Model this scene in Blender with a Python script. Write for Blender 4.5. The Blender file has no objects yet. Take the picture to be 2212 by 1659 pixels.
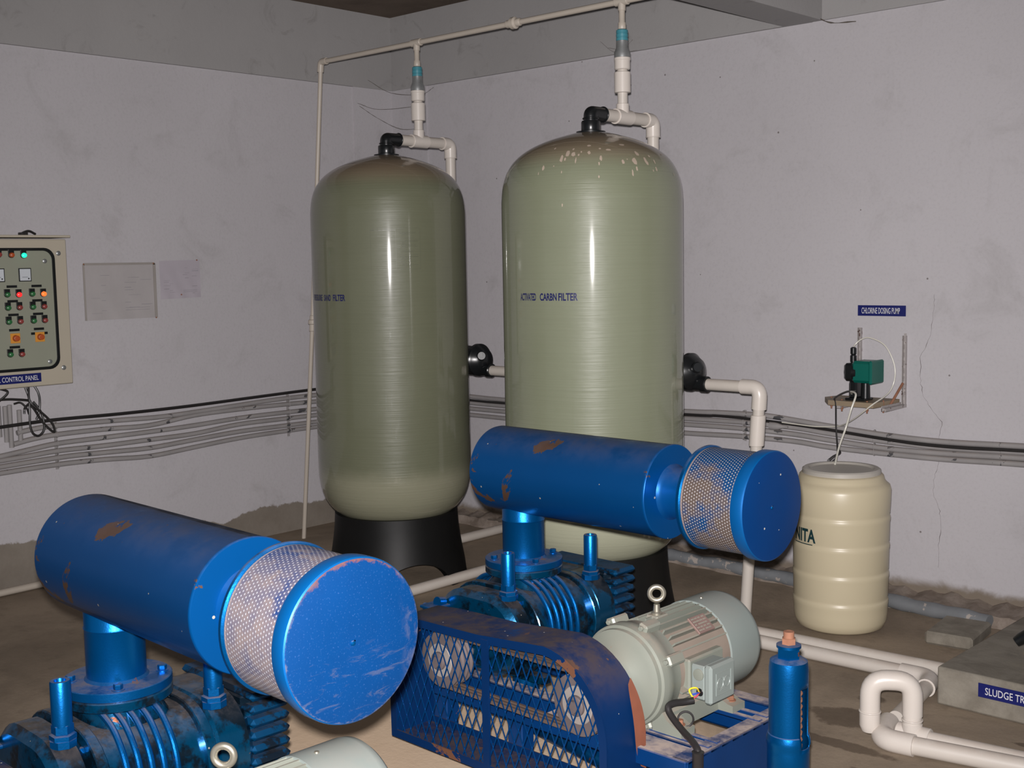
import bpy, math, random
from math import sin, cos, pi, radians, sqrt, atan2
from mathutils import Vector, Matrix
random.seed(7)
D = bpy.data
SC = bpy.context.scene
COL = SC.collection

# ---------------------------------------------------------------- camera, light, exposure
cam_d = D.cameras.new('camera'); cam = D.objects.new('camera', cam_d); COL.objects.link(cam)
cam_d.sensor_width = 36.0; cam_d.lens = 2607.06 / 2212 * 36.0; cam_d.clip_start = 0.05
RX = Vector((-2831.0, 207.5, -2607.06)).normalized() * -1          # world X seen from the camera
RY = Vector((2423.0, 302.5, -2607.06)).normalized()
RZ = RX.cross(RY).normalized(); RY = RZ.cross(RX)
M = Matrix((RX, RY, RZ)).to_4x4(); M.translation = Vector((0, 0, 1.6))
cam.matrix_world = M
SC.camera = cam
SC.view_settings.view_transform = 'Standard'; SC.view_settings.look = 'None'
SC.view_settings.gamma = 1.0; SC.view_settings.exposure = 0.0
SC.view_settings.use_curve_mapping = False

w = D.worlds.new('world'); SC.world = w; w.use_nodes = True
bg = w.node_tree.nodes['Background']
bg.inputs[0].default_value = (0.86, 0.92, 1.0, 1); bg.inputs[1].default_value = 0.16

# the camera's own flash, just above the lens
fl = D.lights.new('camera_flash', 'SPOT'); flo = D.objects.new('camera_flash', fl); COL.objects.link(flo)
fl.energy = 1150; fl.shadow_soft_size = 0.018; fl.spot_size = radians(92); fl.spot_blend = 1.0
fl.color = (1.0, 0.955, 0.95)
M2 = M.copy(); M2.translation = Vector((0, 0, 1.6)) + M.to_3x3() @ Vector((-0.012, 0.05, 0)); flo.matrix_world = M2

XL, YB, ZC, ZBM = -5.94, 5.32, 3.18, 2.722       # left wall, back wall, ceiling, underside of the beams

# ---------------------------------------------------------------- material helpers
def nodes(name):
    m = D.materials.new(name); m.use_nodes = True
    nt = m.node_tree; nt.nodes.clear()
    out = nt.nodes.new('ShaderNodeOutputMaterial'); b = nt.nodes.new('ShaderNodeBsdfPrincipled')
    nt.links.new(b.outputs[0], out.inputs[0])
    return m, nt, b
def L(nt, a, b): nt.links.new(a, b)
def math_(nt, op, a, b=None, clamp=False):
    n = nt.nodes.new('ShaderNodeMath'); n.operation = op; n.use_clamp = clamp
    for i, v in enumerate((a, b)):
        if v is None: continue
        if isinstance(v, (int, float)): n.inputs[i].default_value = v
        else: L(nt, v, n.inputs[i])
    return n.outputs[0]
def noise(nt, vec, scale, detail=3, rough=0.55, dist=0.0):
    n = nt.nodes.new('ShaderNodeTexNoise'); n.inputs['Scale'].default_value = scale
    n.inputs['Detail'].default_value = detail; n.inputs['Roughness'].default_value = rough
    n.inputs['Distortion'].default_value = dist
    if vec is not None: L(nt, vec, n.inputs['Vector'])
    return n.outputs[0]
def vor(nt, vec, scale, rand=1.0):
    n = nt.nodes.new('ShaderNodeTexVoronoi'); n.inputs['Scale'].default_value = scale
    n.inputs['Randomness'].default_value = rand
    if vec is not None: L(nt, vec, n.inputs['Vector'])
    return n
def ramp(nt, fac, lo, hi):
    n = nt.nodes.new('ShaderNodeMapRange'); n.interpolation_type = 'SMOOTHSTEP'
    n.inputs[1].default_value = lo; n.inputs[2].default_value = hi
    L(nt, fac, n.inputs[0]); return n.outputs[0]
def mix(nt, fac, a, b):
    n = nt.nodes.new('ShaderNodeMix'); n.data_type = 'RGBA'
    if isinstance(fac, (int, float)): n.inputs[0].default_value = fac
    else: L(nt, fac, n.inputs[0])
    for v, s in ((a, n.inputs[6]), (b, n.inputs[7])):
        if isinstance(v, tuple): s.default_value = (*v, 1) if len(v) == 3 else v
        else: L(nt, v, s)
    return n.outputs[2]
def objco(nt, scale=None):
    tc = nt.nodes.new('ShaderNodeTexCoord'); o = tc.outputs['Object']
    if scale:
        mp = nt.nodes.new('ShaderNodeMapping'); mp.inputs['Scale'].default_value = scale
        L(nt, o, mp.inputs[0]); o = mp.outputs[0]
    return o
def worldco(nt):
    g = nt.nodes.new('ShaderNodeNewGeometry'); return g.outputs['Position'], g.outputs['Normal']
def sep(nt, v):
    n = nt.nodes.new('ShaderNodeSeparateXYZ'); L(nt, v, n.inputs[0]); return n.outputs
def bump(nt, b, h, strength=0.3, dist=0.002):
    n = nt.nodes.new('ShaderNodeBump'); n.inputs['Strength'].default_value = strength
    n.inputs['Distance'].default_value = dist; L(nt, h, n.inputs['Height']); L(nt, n.outputs[0], b.inputs['Normal'])

DUST = (0.30, 0.235, 0.18)
def pm(name, col, rough=0.5, metal=0.0, var=0.18, vs=6.0, bs=0, bst=0.2, bd=0.001, dust=0.0, dcol=DUST,
       chips=0.0, ccol=(0.28, 0.10, 0.05), cs=9.0, specks=0.0, oil=0.0, coat=0.0, spec=0.5, dlo=0.25):
    m, nt, b = nodes(name); v = objco(nt)
    n1 = noise(nt, v, vs, 4)
    c = mix(nt, n1, tuple(x * (1 - var) for x in col), tuple(min(1, x * (1 + var)) for x in col))
    r = rough
    if oil:
        n = ramp(nt, noise(nt, v, 7.0, 5, 0.7), 0.62 - oil * 0.3, 0.66 - oil * 0.2)
        c = mix(nt, math_(nt, 'MULTIPLY', n, 0.85), c, (0.008, 0.009, 0.008))
    if chips:
        n = ramp(nt, noise(nt, v, cs, 6, 0.62, 0.4), 0.70 - chips * 0.1, 0.715 - chips * 0.1)
        c = mix(nt, n, c, ccol)
    if dust:
        _, nn = worldco(nt); z = sep(nt, nn)[2]
        f = math_(nt, 'MULTIPLY', ramp(nt, z, dlo, 1.0), ramp(nt, noise(nt, v, 10, 5, 0.7), 0.25, 0.65))
        f = math_(nt, 'MULTIPLY', f, dust, True)
        c = mix(nt, f, c, dcol)
        rr = nt.nodes.new('ShaderNodeMapRange'); rr.inputs[3].default_value = rough; rr.inputs[4].default_value = 0.9
        L(nt, f, rr.inputs[0]); L(nt, rr.outputs[0], b.inputs['Roughness']); r = None
        if metal:
            mm = math_(nt, 'MULTIPLY', math_(nt, 'SUBTRACT', 1.0, f), metal); L(nt, mm, b.inputs['Metallic'])
    if specks:
        vo = vor(nt, v, 24.0); cc_ = sep(nt, vo.outputs['Color'])
        s = math_(nt, 'LESS_THAN', vo.outputs['Distance'], math_(nt, 'MULTIPLY', cc_[1], 0.13 * specks))
        k = math_(nt, 'GREATER_THAN', cc_[0], 0.55)
        c = mix(nt, math_(nt, 'MULTIPLY', s, k), c, (0.62, 0.58, 0.50))
    L(nt, c, b.inputs['Base Color'])
    if r is not None: b.inputs['Roughness'].default_value = rough
    if not (dust and metal): b.inputs['Metallic'].default_value = metal
    b.inputs['Coat Weight'].default_value = coat; b.inputs['Coat Roughness'].default_value = 0.15
    b.inputs['Specular IOR Level'].default_value = spec
    if bs: bump(nt, b, noise(nt, v, bs, 3), bst, bd)
    return m

# --- room surfaces
def wall_mat(name, axis, band):
    m, nt, b = nodes(name); p, _ = worldco(nt); s = sep(nt, p)
    big = noise(nt, p, 0.7, 4, 0.6); mid = noise(nt, p, 3.2, 5, 0.65, 0.6)
    c = mix(nt, big, (0.43, 0.412, 0.428), (0.525, 0.506, 0.526))
    c = mix(nt, math_(nt, 'MULTIPLY', ramp(nt, mid, 0.52, 0.82), 0.45), c, (0.29, 0.275, 0.27))
    fine = noise(nt, p, 70, 3, 0.7)
    c = mix(nt, math_(nt, 'MULTIPLY', ramp(nt, fine, 0.45, 0.75), 0.12), c, (0.22, 0.2, 0.2))
    vo = vor(nt, p, 9.0); sp = math_(nt, 'LESS_THAN', vo.outputs['Distance'], 0.045)
    k = math_(nt, 'GREATER_THAN', sep(nt, vo.outputs['Color'])[0], 0.72)
    c = mix(nt, math_(nt, 'MULTIPLY', math_(nt, 'MULTIPLY', sp, k), 0.7), c, (0.09, 0.07, 0.06))
    if band:   # ragged grey cement skirting that the paint stops above
        e = noise(nt, p, 2.0, 7, 0.65); h = math_(nt, 'ADD', math_(nt, 'MULTIPLY', e, 0.22), band)
        # higher towards the near end of the wall
        yy = math_(nt, 'MULTIPLY', math_(nt, 'SUBTRACT', 3.9, s[1]), 0.085); yy = math_(nt, 'MAXIMUM', yy, 0.0)
        h = math_(nt, 'ADD', h, yy)
        f = ramp(nt, math_(nt, 'SUBTRACT', s[2], h), 0.006, -0.006)
        cc = mix(nt, noise(nt, p, 6, 6, 0.7), (0.15, 0.125, 0.10), (0.27, 0.24, 0.205))
        c = mix(nt, f, c, cc)
    else:
        f = ramp(nt, math_(nt, 'SUBTRACT', s[2], math_(nt, 'MULTIPLY', mid, 0.13)), 0.05, 0.0)
        c = mix(nt, f, c, (0.2, 0.165, 0.13))
    L(nt, c, b.inputs['Base Color']); b.inputs['Roughness'].default_value = 0.88
    b.inputs['Specular IOR Level'].default_value = 0.25
    bump(nt, b, noise(nt, p, 45, 4, 0.7), 0.35, 0.003)
    return m
WALL_L = wall_mat('wall_paint_left', 0, 0.05)
WALL_B = wall_mat('wall_paint_back', 1, 0)

def beam_mat():
    m, nt, b = nodes('beam_paint'); p, _ = worldco(nt)
    c = mix(nt, noise(nt, p, 1.1, 5, 0.6), (0.27, 0.262, 0.262), (0.37, 0.36, 0.355))
    f = ramp(nt, noise(nt, p, 5, 6, 0.7, 1.0), 0.56, 0.72)
    c = mix(nt, math_(nt, 'MULTIPLY', f, 0.45), c, (0.19, 0.18, 0.17))
    L(nt, c, b.inputs['Base Color']); b.inputs['Roughness'].default_value = 0.9
    bump(nt, b, noise(nt, p, 40, 4, 0.7), 0.35, 0.003); return m
BEAM = beam_mat()
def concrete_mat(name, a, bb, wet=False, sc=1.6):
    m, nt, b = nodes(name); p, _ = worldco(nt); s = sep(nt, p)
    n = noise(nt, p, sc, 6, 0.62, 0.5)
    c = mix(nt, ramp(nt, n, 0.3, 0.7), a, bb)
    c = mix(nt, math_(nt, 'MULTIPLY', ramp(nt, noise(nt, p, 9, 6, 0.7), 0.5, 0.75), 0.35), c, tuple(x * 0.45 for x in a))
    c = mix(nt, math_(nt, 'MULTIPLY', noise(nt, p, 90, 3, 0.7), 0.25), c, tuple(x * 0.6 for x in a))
    r = None
    if wet:
        dn = noise(nt, p, 6, 5, 0.7)
        fac = None
        for (x, y, rx, ry) in ((-1.93, 3.78, 0.14, 0.09), (-1.80, 3.55, 0.15, 0.035), (-1.58, 3.40, 0.17, 0.03), (-1.36, 3.93, 0.06, 0.02),
                               (-1.93, 4.32, 0.16, 0.03), (-1.95, 3.55, 0.05, 0.03), (-1.95, 4.0, 0.05, 0.04), (-2.72, 4.42, 0.07, 0.05)):
            dx = math_(nt, 'DIVIDE', math_(nt, 'SUBTRACT', s[0], x), rx); dy = math_(nt, 'DIVIDE', math_(nt, 'SUBTRACT', s[1], y), ry)
            d = math_(nt, 'ADD', math_(nt, 'MULTIPLY', dx, dx), math_(nt, 'MULTIPLY', dy, dy))
            d = math_(nt, 'ADD', d, math_(nt, 'MULTIPLY', math_(nt, 'SUBTRACT', dn, 0.5), 3.0))
            g = ramp(nt, d, 1.25, 0.65)
            fac = g if fac is None else math_(nt, 'MAXIMUM', fac, g)
        c = mix(nt, math_(nt, 'MULTIPLY', fac, 0.62), c, (0.055, 0.035, 0.022))
        # paler tan patch with a ragged edge around the machines
        dx = math_(nt, 'SUBTRACT', s[0], -2.75); dy = math_(nt, 'SUBTRACT', s[1], 2.45)
        d = math_(nt, 'ADD', math_(nt, 'SQRT', math_(nt, 'ADD', math_(nt, 'MULTIPLY', dx, dx), math_(nt, 'MULTIPLY', dy, dy))), math_(nt, 'MULTIPLY', math_(nt, 'SUBTRACT', n, 0.5), 1.3))
        c = mix(nt, math_(nt, 'MULTIPLY', ramp(nt, d, 1.25, 0.55), 0.9), c, mix(nt, dn, (0.60, 0.44, 0.30), (0.74, 0.57, 0.41)))
    L(nt, c, b.inputs['Base Color']); b.inputs['Roughness'].default_value = 0.85
    b.inputs['Specular IOR Level'].default_value = 0.3
    bump(nt, b, noise(nt, p, 38, 5, 0.7), 0.4, 0.004)
    return m
FLOOR = concrete_mat('floor_concrete', (0.21, 0.165, 0.12), (0.36, 0.285, 0.21), True)
PLINTH = concrete_mat('plinth_concrete', (0.17, 0.15, 0.12), (0.29, 0.265, 0.22), False, 5)
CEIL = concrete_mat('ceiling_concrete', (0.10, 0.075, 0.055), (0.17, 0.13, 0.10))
MORTAR = concrete_mat('mortar', (0.19, 0.15, 0.12), (0.32, 0.27, 0.23), False, 12)

BLUE = dict(col=(0.0, 0.082, 0.29), metal=0.6, rough=0.36)
M_SIL = pm('blue_silencer_paint', **BLUE, var=0.12, vs=4, bs=260, bst=0.10, bd=0.0006, dust=0.62, dcol=(0.05, 0.045, 0.055), chips=0.75, cs=5.5, ccol=(0.16, 0.09, 0.06), specks=0.7, dlo=0.35)
M_CAP = pm('blue_cap_paint', (0.0, 0.036, 0.16), 0.40, 0.2, 0.14, 5, bs=300, bst=0.12, bd=0.0006, chips=0.12, cs=13, ccol=(0.34, 0.33, 0.36), specks=0.55)
M_PIPE = pm('blue_hammered_paint', (0.0, 0.115, 0.36), 0.34, 0.82, 0.15, 8, bs=190, bst=0.30, bd=0.001, dust=0.85, dcol=(0.12, 0.10, 0.10), chips=0.2, cs=20, dlo=0.5)
M_BODY = pm('oily_blue_paint', (0.0, 0.085, 0.20), 0.27, 0.75, 0.3, 7, bs=120, bst=0.35, bd=0.001, dust=0.7, dcol=(0.10, 0.075, 0.06), oil=0.62, chips=0.25, cs=10, dlo=0.45, coat=0.4, specks=0.5)
M_GUARD = pm('dark_blue_guard_paint', (0.0, 0.026, 0.115), 0.45, 0.35, 0.2, 7, bs=150, bst=0.1, bd=0.0006, dust=0.95, dcol=(0.055, 0.035, 0.030), chips=0.6, cs=6, ccol=(0.19, 0.085, 0.05), specks=0.5, dlo=0.3)
M_MESH = pm('blue_mesh_paint', (0.0, 0.05, 0.19), 0.35, 0.45, 0.2, 12)
M_RIM = pm('blue_cap_rim_highlight', (0.0, 0.10, 0.33), 0.42, 0.5, 0.1, 9, bs=200, bst=0.1)  # brighter blue than the cap face, painting in the highlight along the rim
M_FIN = pm('dark_blue_fin_paint', (0.0, 0.06, 0.16), 0.35, 0.6, 0.3, 9, dust=0.5, dcol=(0.05, 0.045, 0.05), dlo=0.6, oil=0.3)
M_CORE = pm('dusty_motor_core', (0.235, 0.19, 0.155), 0.7, 0.0, 0.2, 9)
M_PRIMER = pm('red_primer_patch', (0.20, 0.065, 0.035), 0.7, 0, 0.2, 20)
M_FRAME = pm('blue_frame_paint', (0.0, 0.04, 0.17), 0.4, 0.4, 0.2, 9, bs=90, bst=0.2, dust=1.0, dcol=(0.42, 0.34, 0.30), chips=0.2, cs=11, dlo=0.55)
M_MOTOR = pm('grey_motor_paint', (0.21, 0.225, 0.19), 0.42, 0.1, 0.06, 6, bs=70, bst=0.1, dust=0.75, dcol=(0.30, 0.235, 0.185), chips=0.05, cs=8, dlo=0.15)
M_COWL = pm('grey_cowl_paint', (0.225, 0.26, 0.245), 0.40, 0.1, 0.04, 5, dust=0.35, dcol=(0.26, 0.23, 0.20), dlo=0.3)
M_STEEL = pm('dull_steel', (0.45, 0.42, 0.34), 0.35, 0.8, 0.2, 20)
M_RUST = pm('rusty_steel', (0.27, 0.12, 0.07), 0.8, 0.1, 0.35, 30, bs=120, bst=0.4)
M_BELT = pm('dusty_rubber_belt', (0.085, 0.055, 0.042), 0.8, 0, 0.3, 12)
M_PULLEY = pm('dusty_pulley_iron', (0.16, 0.13, 0.13), 0.55, 0.4, 0.35, 8)
M_PULLEYF = pm('pale_pulley_web', (0.27, 0.24, 0.22), 0.6, 0.1, 0.3, 8)
M_BLACK = pm('black_plastic', (0.008, 0.009, 0.010), 0.28, 0, 0.3, 12, bs=60, bst=0.1)
M_SKIRT = pm('black_stand_rubber', (0.005, 0.005, 0.005), 0.5, 0, 0.3, 12, bs=30, bst=0.15, spec=0.3)
M_CABLE = pm('black_cable', (0.02, 0.018, 0.018), 0.4, 0, 0.3, 12)
M_PVC = pm('white_pvc', (0.53, 0.485, 0.435), 0.38, 0, 0.07, 8, dust=0.6, dcol=(0.40, 0.33, 0.28), dlo=0.4)
M_PVCF = pm('white_pvc_fitting', (0.59, 0.54, 0.49), 0.32, 0, 0.05, 10, dust=0.4, dcol=(0.42, 0.35, 0.30), dlo=0.5)
M_PVCS = pm('cream_small_pipe', (0.45, 0.40, 0.34), 0.42, 0, 0.08, 10, dust=0.3)
M_TEAL = pm('teal_plastic', (0.05, 0.22, 0.27), 0.4, 0, 0.15, 20)
M_GALV = pm('galvanised_metal', (0.30, 0.31, 0.31), 0.4, 0.6, 0.3, 30)
M_COND = pm('weathered_conduit', (0.285, 0.27, 0.268), 0.7, 0, 0.35, 5, chips=0.75, cs=9, ccol=(0.06, 0.06, 0.065), dust=0.7, dcol=(0.26, 0.22, 0.20), dlo=0.2)
M_GREY = pm('grey_floor_pipe', (0.17, 0.18, 0.19), 0.6, 0, 0.3, 10, chips=0.9, cs=16, ccol=(0.36, 0.32, 0.29))
M_BARREL = pm('cream_barrel_plastic', (0.52, 0.455, 0.315), 0.36, 0, 0.05, 3, dust=0.35, dcol=(0.36, 0.29, 0.20), dlo=0.3)
M_LID = pm('grey_lid_plastic', (0.40, 0.375, 0.335), 0.42, 0, 0.15, 8)
M_PANEL = pm('beige_panel_enamel', (0.44, 0.395, 0.315), 0.4, 0, 0.05, 5, bs=140, bst=0.08)
M_PANELD = pm('grey_green_panel_door', (0.27, 0.28, 0.22), 0.4, 0, 0.06, 5)
M_SIGN = pm('navy_sign_plate', (0.010, 0.014, 0.115), 0.3, 0, 0.08, 5)
M_LETTER = pm('pale_lettering', (0.62, 0.62, 0.64), 0.4, 0, 0.05, 5)
M_INK = pm('navy_lettering', (0.010, 0.012, 0.085), 0.35, 0, 0.1, 5)
M_INKD = pm('dark_teal_lettering', (0.010, 0.035, 0.04), 0.35, 0, 0.1, 5)
M_WHITE = pm('white_meter_face', (0.55, 0.58, 0.62), 0.2, 0, 0.03, 5)
M_GREENB = pm('green_button', (0.03, 0.15, 0.05), 0.3, 0, 0.1, 5)
M_REDB = pm('red_button', (0.26, 0.05, 0.045), 0.3, 0, 0.1, 5)
M_ORANGE = pm('orange_knob_plate', (0.62, 0.27, 0.04), 0.4, 0, 0.05, 5)
M_ORANGED = pm('dark_orange_knob', (0.42, 0.08, 0.02), 0.4, 0, 0.05, 5)
M_PAPER = pm('taped_paper', (0.40, 0.375, 0.375), 0.55, 0, 0.08, 9, bs=14, bst=0.3, bd=0.004)
M_PAPER2 = pm('faint_paper', (0.42, 0.385, 0.425), 0.6, 0, 0.06, 9)
M_PRINT = pm('faded_print', (0.24, 0.23, 0.25), 0.6)
M_TAPE = pm('brown_tape', (0.31, 0.285, 0.265), 0.5)
M_PUMPG = pm('green_pump_plastic', (0.0, 0.105, 0.08), 0.35, 0, 0.1, 8)
M_BOARD = pm('brown_shelf_board', (0.26, 0.20, 0.135), 0.6, 0, 0.2, 8)
M_BRK = pm('white_worn_bracket', (0.40, 0.37, 0.36), 0.5, 0.2, 0.2, 25, chips=0.9, cs=35, ccol=(0.12, 0.07, 0.06))
M_HOSE = pm('translucent_white_hose', (0.62, 0.60, 0.53), 0.3, 0, 0.05, 8)
M_WEB = pm('dusty_cobweb', (0.10, 0.085, 0.07), 0.9)
M_WEBF = pm('pale_cobweb', (0.23, 0.215, 0.21), 0.9)
M_YEL = pm('yellow_wire', (0.75, 0.55, 0.03), 0.4); M_BLUW = pm('blue_wire', (0.03, 0.07, 0.45), 0.4); M_REDW = pm('pink_red_wire', (0.6, 0.08, 0.12), 0.4)
M_NAME = pm('worn_nameplate', (0.30, 0.20, 0.175), 0.45, 0.4, 0.3, 30)
M_CRACK = pm('wall_crack_shadow', (0.17, 0.15, 0.15), 0.9)
def glow(name, col, e):
    m, nt, b = nodes(name); b.inputs['Base Color'].default_value = (*col, 1)
    b.inputs['Emission Color'].default_value = (*col, 1); b.inputs['Emission Strength'].default_value = e
    b.inputs['Roughness'].default_value = 0.2; return m
M_LG = glow('lit_green_lamp', (0.02, 0.9, 0.55), 0.9); M_LR = glow('lit_red_lamp', (0.95, 0.03, 0.03), 0.9); M_LRO = glow('lit_red_orange_lamp', (1.0, 0.16, 0.03), 1.1)

def tank_mat(name, col, col2, drips):
    m, nt, b = nodes(name); v = objco(nt)
    c = mix(nt, noise(nt, v, 2.2, 4), col, col2)
    # wound glass-fibre: faint horizontal bands
    hv = objco(nt, (2.0, 2.0, 160.0)); hb = noise(nt, hv, 1.0, 3, 0.6)
    c = mix(nt, math_(nt, 'MULTIPLY', hb, 0.22), c, tuple(x * 0.6 for x in col))
    _, nn = worldco(nt); z = sep(nt, nn)[2]
    c = mix(nt, math_(nt, 'MULTIPLY', ramp(nt, z, 0.35, 0.95), 0.85), c, (0.23, 0.17, 0.115))
    zo = math_(nt, 'ADD', sep(nt, v)[2], math_(nt, 'MULTIPLY', noise(nt, v, 9, 3), 0.05))    # paler resin on the bottom bowl
    c = mix(nt, math_(nt, 'MULTIPLY', ramp(nt, zo, 0.66, 0.55), 0.6), c, tuple(min(1, a * 1.9) for a in (col2[0], col2[1] * 0.93, col2[2])))
    L(nt, c, b.inputs['Base Color']); b.inputs['Roughness'].default_value = 0.42
    b.inputs['Specular IOR Level'].default_value = 0.35; b.inputs['Coat Weight'].default_value = 0.85; b.inputs['Coat Roughness'].default_value = 0.06
    wav = math_(nt, 'ADD', math_(nt, 'MULTIPLY', noise(nt, objco(nt, (5, 5, 9)), 1.0, 3, 0.6), 1.1), math_(nt, 'MULTIPLY', hb, 0.85))
    bump(nt, b, wav, 0.5, 0.0030)
    return m
M_TANK1 = tank_mat('fibreglass_dark', (0.125, 0.132, 0.083), (0.16, 0.166, 0.11), False)
M_TANK2 = tank_mat('fibreglass_light', (0.185, 0.20, 0.13), (0.23, 0.247, 0.172), True)

def screen_mat(name, dusty):
    m, nt, b = nodes(name); s = sep(nt, objco(nt))
    a = nt.nodes.new('ShaderNodeMath'); a.operation = 'ARCTAN2'
    L(nt, math_(nt, 'SUBTRACT', s[2], 0.852 * 0.9 + 0.16), a.inputs[0]); L(nt, s[1], a.inputs[1])
    u = math_(nt, 'MULTIPLY', a.outputs[0], 96 / (2 * pi)); v = math_(nt, 'MULTIPLY', s[0], 1 / 0.0083)
    row = math_(nt, 'FLOOR', v); off = math_(nt, 'MULTIPLY', math_(nt, 'MODULO', row, 2.0), 0.5)
    fu = math_(nt, 'SUBTRACT', math_(nt, 'FRACT', math_(nt, 'ADD', u, off)), 0.5); fv = math_(nt, 'SUBTRACT', math_(nt, 'FRACT', v), 0.5)
    d = math_(nt, 'SQRT', math_(nt, 'ADD', math_(nt, 'MULTIPLY', fu, fu), math_(nt, 'MULTIPLY', fv, fv)))
    dot = ramp(nt, d, 0.27, 0.19)
    o = objco(nt); n = noise(nt, o, 6, 5, 0.7)
    if dusty:
        c = mix(nt, ramp(nt, n, 0.40, 0.52), (0.01, 0.035, 0.13), (0.175, 0.14, 0.14)); dc = (0.30, 0.30, 0.33)
        c = mix(nt, ramp(nt, noise(nt, o, 30, 3), 0.3, 0.8), c, (0.10, 0.095, 0.14))
    else:
        c = mix(nt, ramp(nt, n, 0.46, 0.62), (0.0, 0.035, 0.12), (0.085, 0.062, 0.052)); dc = (0.32, 0.30, 0.30)
    # dust bands beside both rims
    e1 = math_(nt, 'LESS_THAN', s[0], 0.828 * 0.9); e2 = math_(nt, 'GREATER_THAN', s[0], 1.001 * 0.9)
    c = mix(nt, dot, c, dc)
    c = mix(nt, math_(nt, 'MULTIPLY', math_(nt, 'MAXIMUM', e1, e2), 0.85), c, (0.24, 0.18, 0.155))
    L(nt, c, b.inputs['Base Color']); b.inputs['Roughness'].default_value = 0.55; b.inputs['Metallic'].default_value = 0.1
    bump(nt, b, dot, 0.6, 0.0015)
    return m
def cap_worn():
    m, nt, b = nodes('worn_blue_cap_paint'); o = objco(nt); s = sep(nt, o)
    zz = math_(nt, 'SUBTRACT', s[2], 0.852 * 0.9 + 0.16)
    rr = math_(nt, 'DIVIDE', math_(nt, 'SQRT', math_(nt, 'ADD', math_(nt, 'MULTIPLY', s[1], s[1]), math_(nt, 'MULTIPLY', zz, zz))), 0.1535)
    up = math_(nt, 'DIVIDE', zz, 0.1535)
    c = mix(nt, noise(nt, o, 9, 5, 0.7), (0.0, 0.028, 0.115), (0.0, 0.040, 0.155))
    n1 = noise(nt, o, 40, 5, 0.75); n2 = noise(nt, o, 12, 5, 0.7, 1.0)
    sc = objco(nt, (1, 3.5, 16)); n3 = noise(nt, sc, 4.0, 5, 0.7, 1.2)
    lowr = math_(nt, 'MULTIPLY', ramp(nt, n3, 0.56, 0.68), ramp(nt, up, 0.05, -0.35))
    c = mix(nt, math_(nt, 'MULTIPLY', lowr, 0.35), c, (0.10, 0.105, 0.135))
    # scuffed pale edge all round, rust along the upper rim
    e = ramp(nt, math_(nt, 'ADD', rr, math_(nt, 'MULTIPLY', math_(nt, 'SUBTRACT', n1, 0.5), 0.18)), 0.955, 0.99)
    c = mix(nt, math_(nt, 'MULTIPLY', e, 0.55), c, (0.13, 0.125, 0.15))
    e2 = math_(nt, 'MULTIPLY', ramp(nt, math_(nt, 'ADD', rr, math_(nt, 'MULTIPLY', math_(nt, 'SUBTRACT', n1, 0.5), 0.25)), 0.93, 0.965), ramp(nt, up, 0.55, 0.85))
    c = mix(nt, math_(nt, 'MULTIPLY', e2, 0.85), c, mix(nt, n2, (0.17, 0.040, 0.018), (0.085, 0.07, 0.075)))
    side = math_(nt, 'MULTIPLY', ramp(nt, s[1], 0.10, 0.15), ramp(nt, n2, 0.45, 0.6)); c = mix(nt, math_(nt, 'MULTIPLY', side, 0.5), c, (0.13, 0.13, 0.16))
    face = math_(nt, 'GREATER_THAN', s[0], 0.9432); c = mix(nt, face, (0.0, 0.075, 0.26), c)
    f = math_(nt, 'MULTIPLY', ramp(nt, noise(nt, o, 260, 2, 0.6), 0.60, 0.72), 0.22); c = mix(nt, f, c, (0.08, 0.16, 0.36))
    L(nt, c, b.inputs['Base Color']); b.inputs['Roughness'].default_value = 0.4; L(nt, math_(nt, 'SUBTRACT', 0.75, math_(nt, 'MULTIPLY', face, 0.6)), b.inputs['Metallic'])
    bump(nt, b, noise(nt, o, 300, 2), 0.12, 0.0006); return m
M_CAP1 = cap_worn()
M_SCR1 = screen_mat('dusty_perforated_screen', True); M_SCR2 = screen_mat('blue_perforated_screen', False)

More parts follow.
